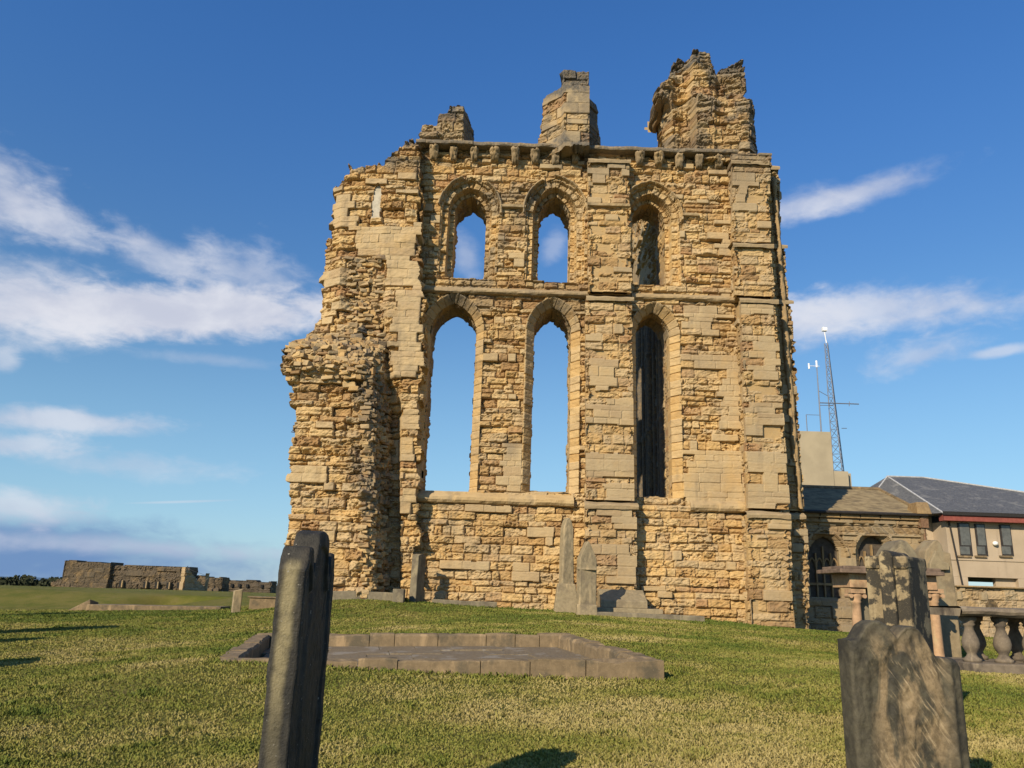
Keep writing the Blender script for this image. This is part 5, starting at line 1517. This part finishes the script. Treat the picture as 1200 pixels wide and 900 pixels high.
mb = MB(); q = P(946, 507, YP); mb.tube(q, (q[0], YP, Z(946, 486, YP)), .035, n=5); mb.tube((q[0], YP, Z(946, 486, YP)), (p0[0], YP, Z(946, 486, YP)), .02, n=5); mb.build('bracket', M_STEEL, pole)

# low stone wall in front of the modern building
bw = thing('boundary_wall', 'low buff stone boundary wall in front of the cream building', 'wall')
YL = 34.
A_ = Acc(); facet(A_, (X(1122, 700, YL), YL), (X(1250, 700, YL), YL), -.8, Z(1160, 689, YL), 91, step=.05, ch=.28, lw=.55, rough=.6, skirt=.5, dirt=.1, jag=0)
A_.build('masonry', M_RUBWALL, bw)
mb = MB(); mb.box(X(1120, 690, YL), X(1252, 690, YL), YL - .12, YL + .6, Z(1160, 689, YL), Z(1160, 687, YL)); mb.build('coping', M_RUBWALL, bw, .03)
wd = P(1163, 712, 33.9)
mb = MB(); ar = Arch(X(1156, 710, YL), X(1168, 710, YL), Z(1162, 711, YL), Z(1162, 703, YL), Z(1162, 720, YL)); mb.prism([(p[0], YL - .08, p[1]) for p in ar.outline()], (0, .2, 0)); mb.build('arched_recess', M_FORT, bw)

# ================================================================== GRASS
rg_ = np.random.default_rng(77)
N = 620000
yy = 4.6 + (34 - 4.6) * rg_.random(N) ** 1.9
half = .70 * yy + .6
xx = (rg_.random(N) * 2 - 1) * half
keep = ~inpoly(xx, yy, np.array([FL, FR, BR, BL])) & ((yy < 24.3) | ((xx < -6.5) & (yy < 27 + 7 * rg_.random(N))))
xx, yy = xx[keep], yy[keep]; N = len(xx)
zz = gz(xx, yy)
n_ = fbm(xx * 1.6, yy * 1.6, 71, 3); nb = fbm(xx * .5, yy * .5, 72, 3)
hgt_ = (.008 + .012 * rg_.random(N) * (n_ + .35)) * (1 + .02 * yy)
# longer tufts along kerbs, stones and the wall foot
def seg_d(px_, py_, a, b2):
    d = b2 - a; t = np.clip(((px_ - a[0]) * d[0] + (py_ - a[1]) * d[1]) / (d @ d), 0, 1)
    return np.hypot(px_ - a[0] - t * d[0], py_ - a[1] - t * d[1])
near = np.minimum.reduce([seg_d(xx, yy, FL, FR), seg_d(xx, yy, FR, BR), seg_d(xx, yy, BR, BL), seg_d(xx, yy, FL, BL)])
long_ = np.exp(-(near / .16) ** 2) * .8 + np.exp(-((24.4 - yy) / .7) ** 2) * 1.3
clump = sstep(.62, .78, fbm(xx * 2.3, yy * 2.3, 79, 3))
hgt_ = hgt_ * (1 + 1.5 * long_ + 1.1 * clump)
wdt = (.003 + .003 * rg_.random(N)) * (1 + .10 * yy)
an = rg_.random(N) * 2 * pi; ln = (rg_.random(N) * 1.7) * hgt_; la_ = rg_.random(N) * 2 * pi
bx_, by_ = np.cos(an) * wdt, np.sin(an) * wdt
tx_, ty_ = np.cos(la_) * ln, np.sin(la_) * ln
v = np.stack([np.stack([xx - bx_, yy - by_, zz - .005], -1), np.stack([xx + bx_, yy + by_, zz - .005], -1),
              np.stack([xx + bx_ * .5 + tx_, yy + by_ * .5 + ty_, zz + hgt_ * .95], -1), np.stack([xx - bx_ * .3 + tx_, yy - by_ * .3 + ty_, zz + hgt_], -1)], 1).reshape(-1, 3)
f = np.arange(N * 4).reshape(-1, 4)
tone = np.clip(.55 + (rg_.random(N) - .5) * .42 + (n_ - .5) * .8 + (nb - .5) * 1.3 - .3 * clump - .5 * np.clip(long_, 0, 1) - .28 * sstep(17, 22, yy), 0, 1)
A_ = Acc(); A_.add(v, f, tone=np.repeat(tone, 4))
m, t, b, oc = mat('grass_blades')
c = t.ramp(t.attr('tone'), [(0, (.09, .12, .02)), (.36, (.165, .172, .033)), (.7, (.245, .215, .060)), (1, (.34, .275, .11))])
t.l.new(c, b.inputs['Base Color']); b.inputs['Roughness'].default_value = .7; b.inputs['Specular IOR Level'].default_value = .15
o = A_.build('grass', m); o['kind'] = 'stuff'; tag(o, 'short sunburnt mown grass covering the lawn', 'grass')
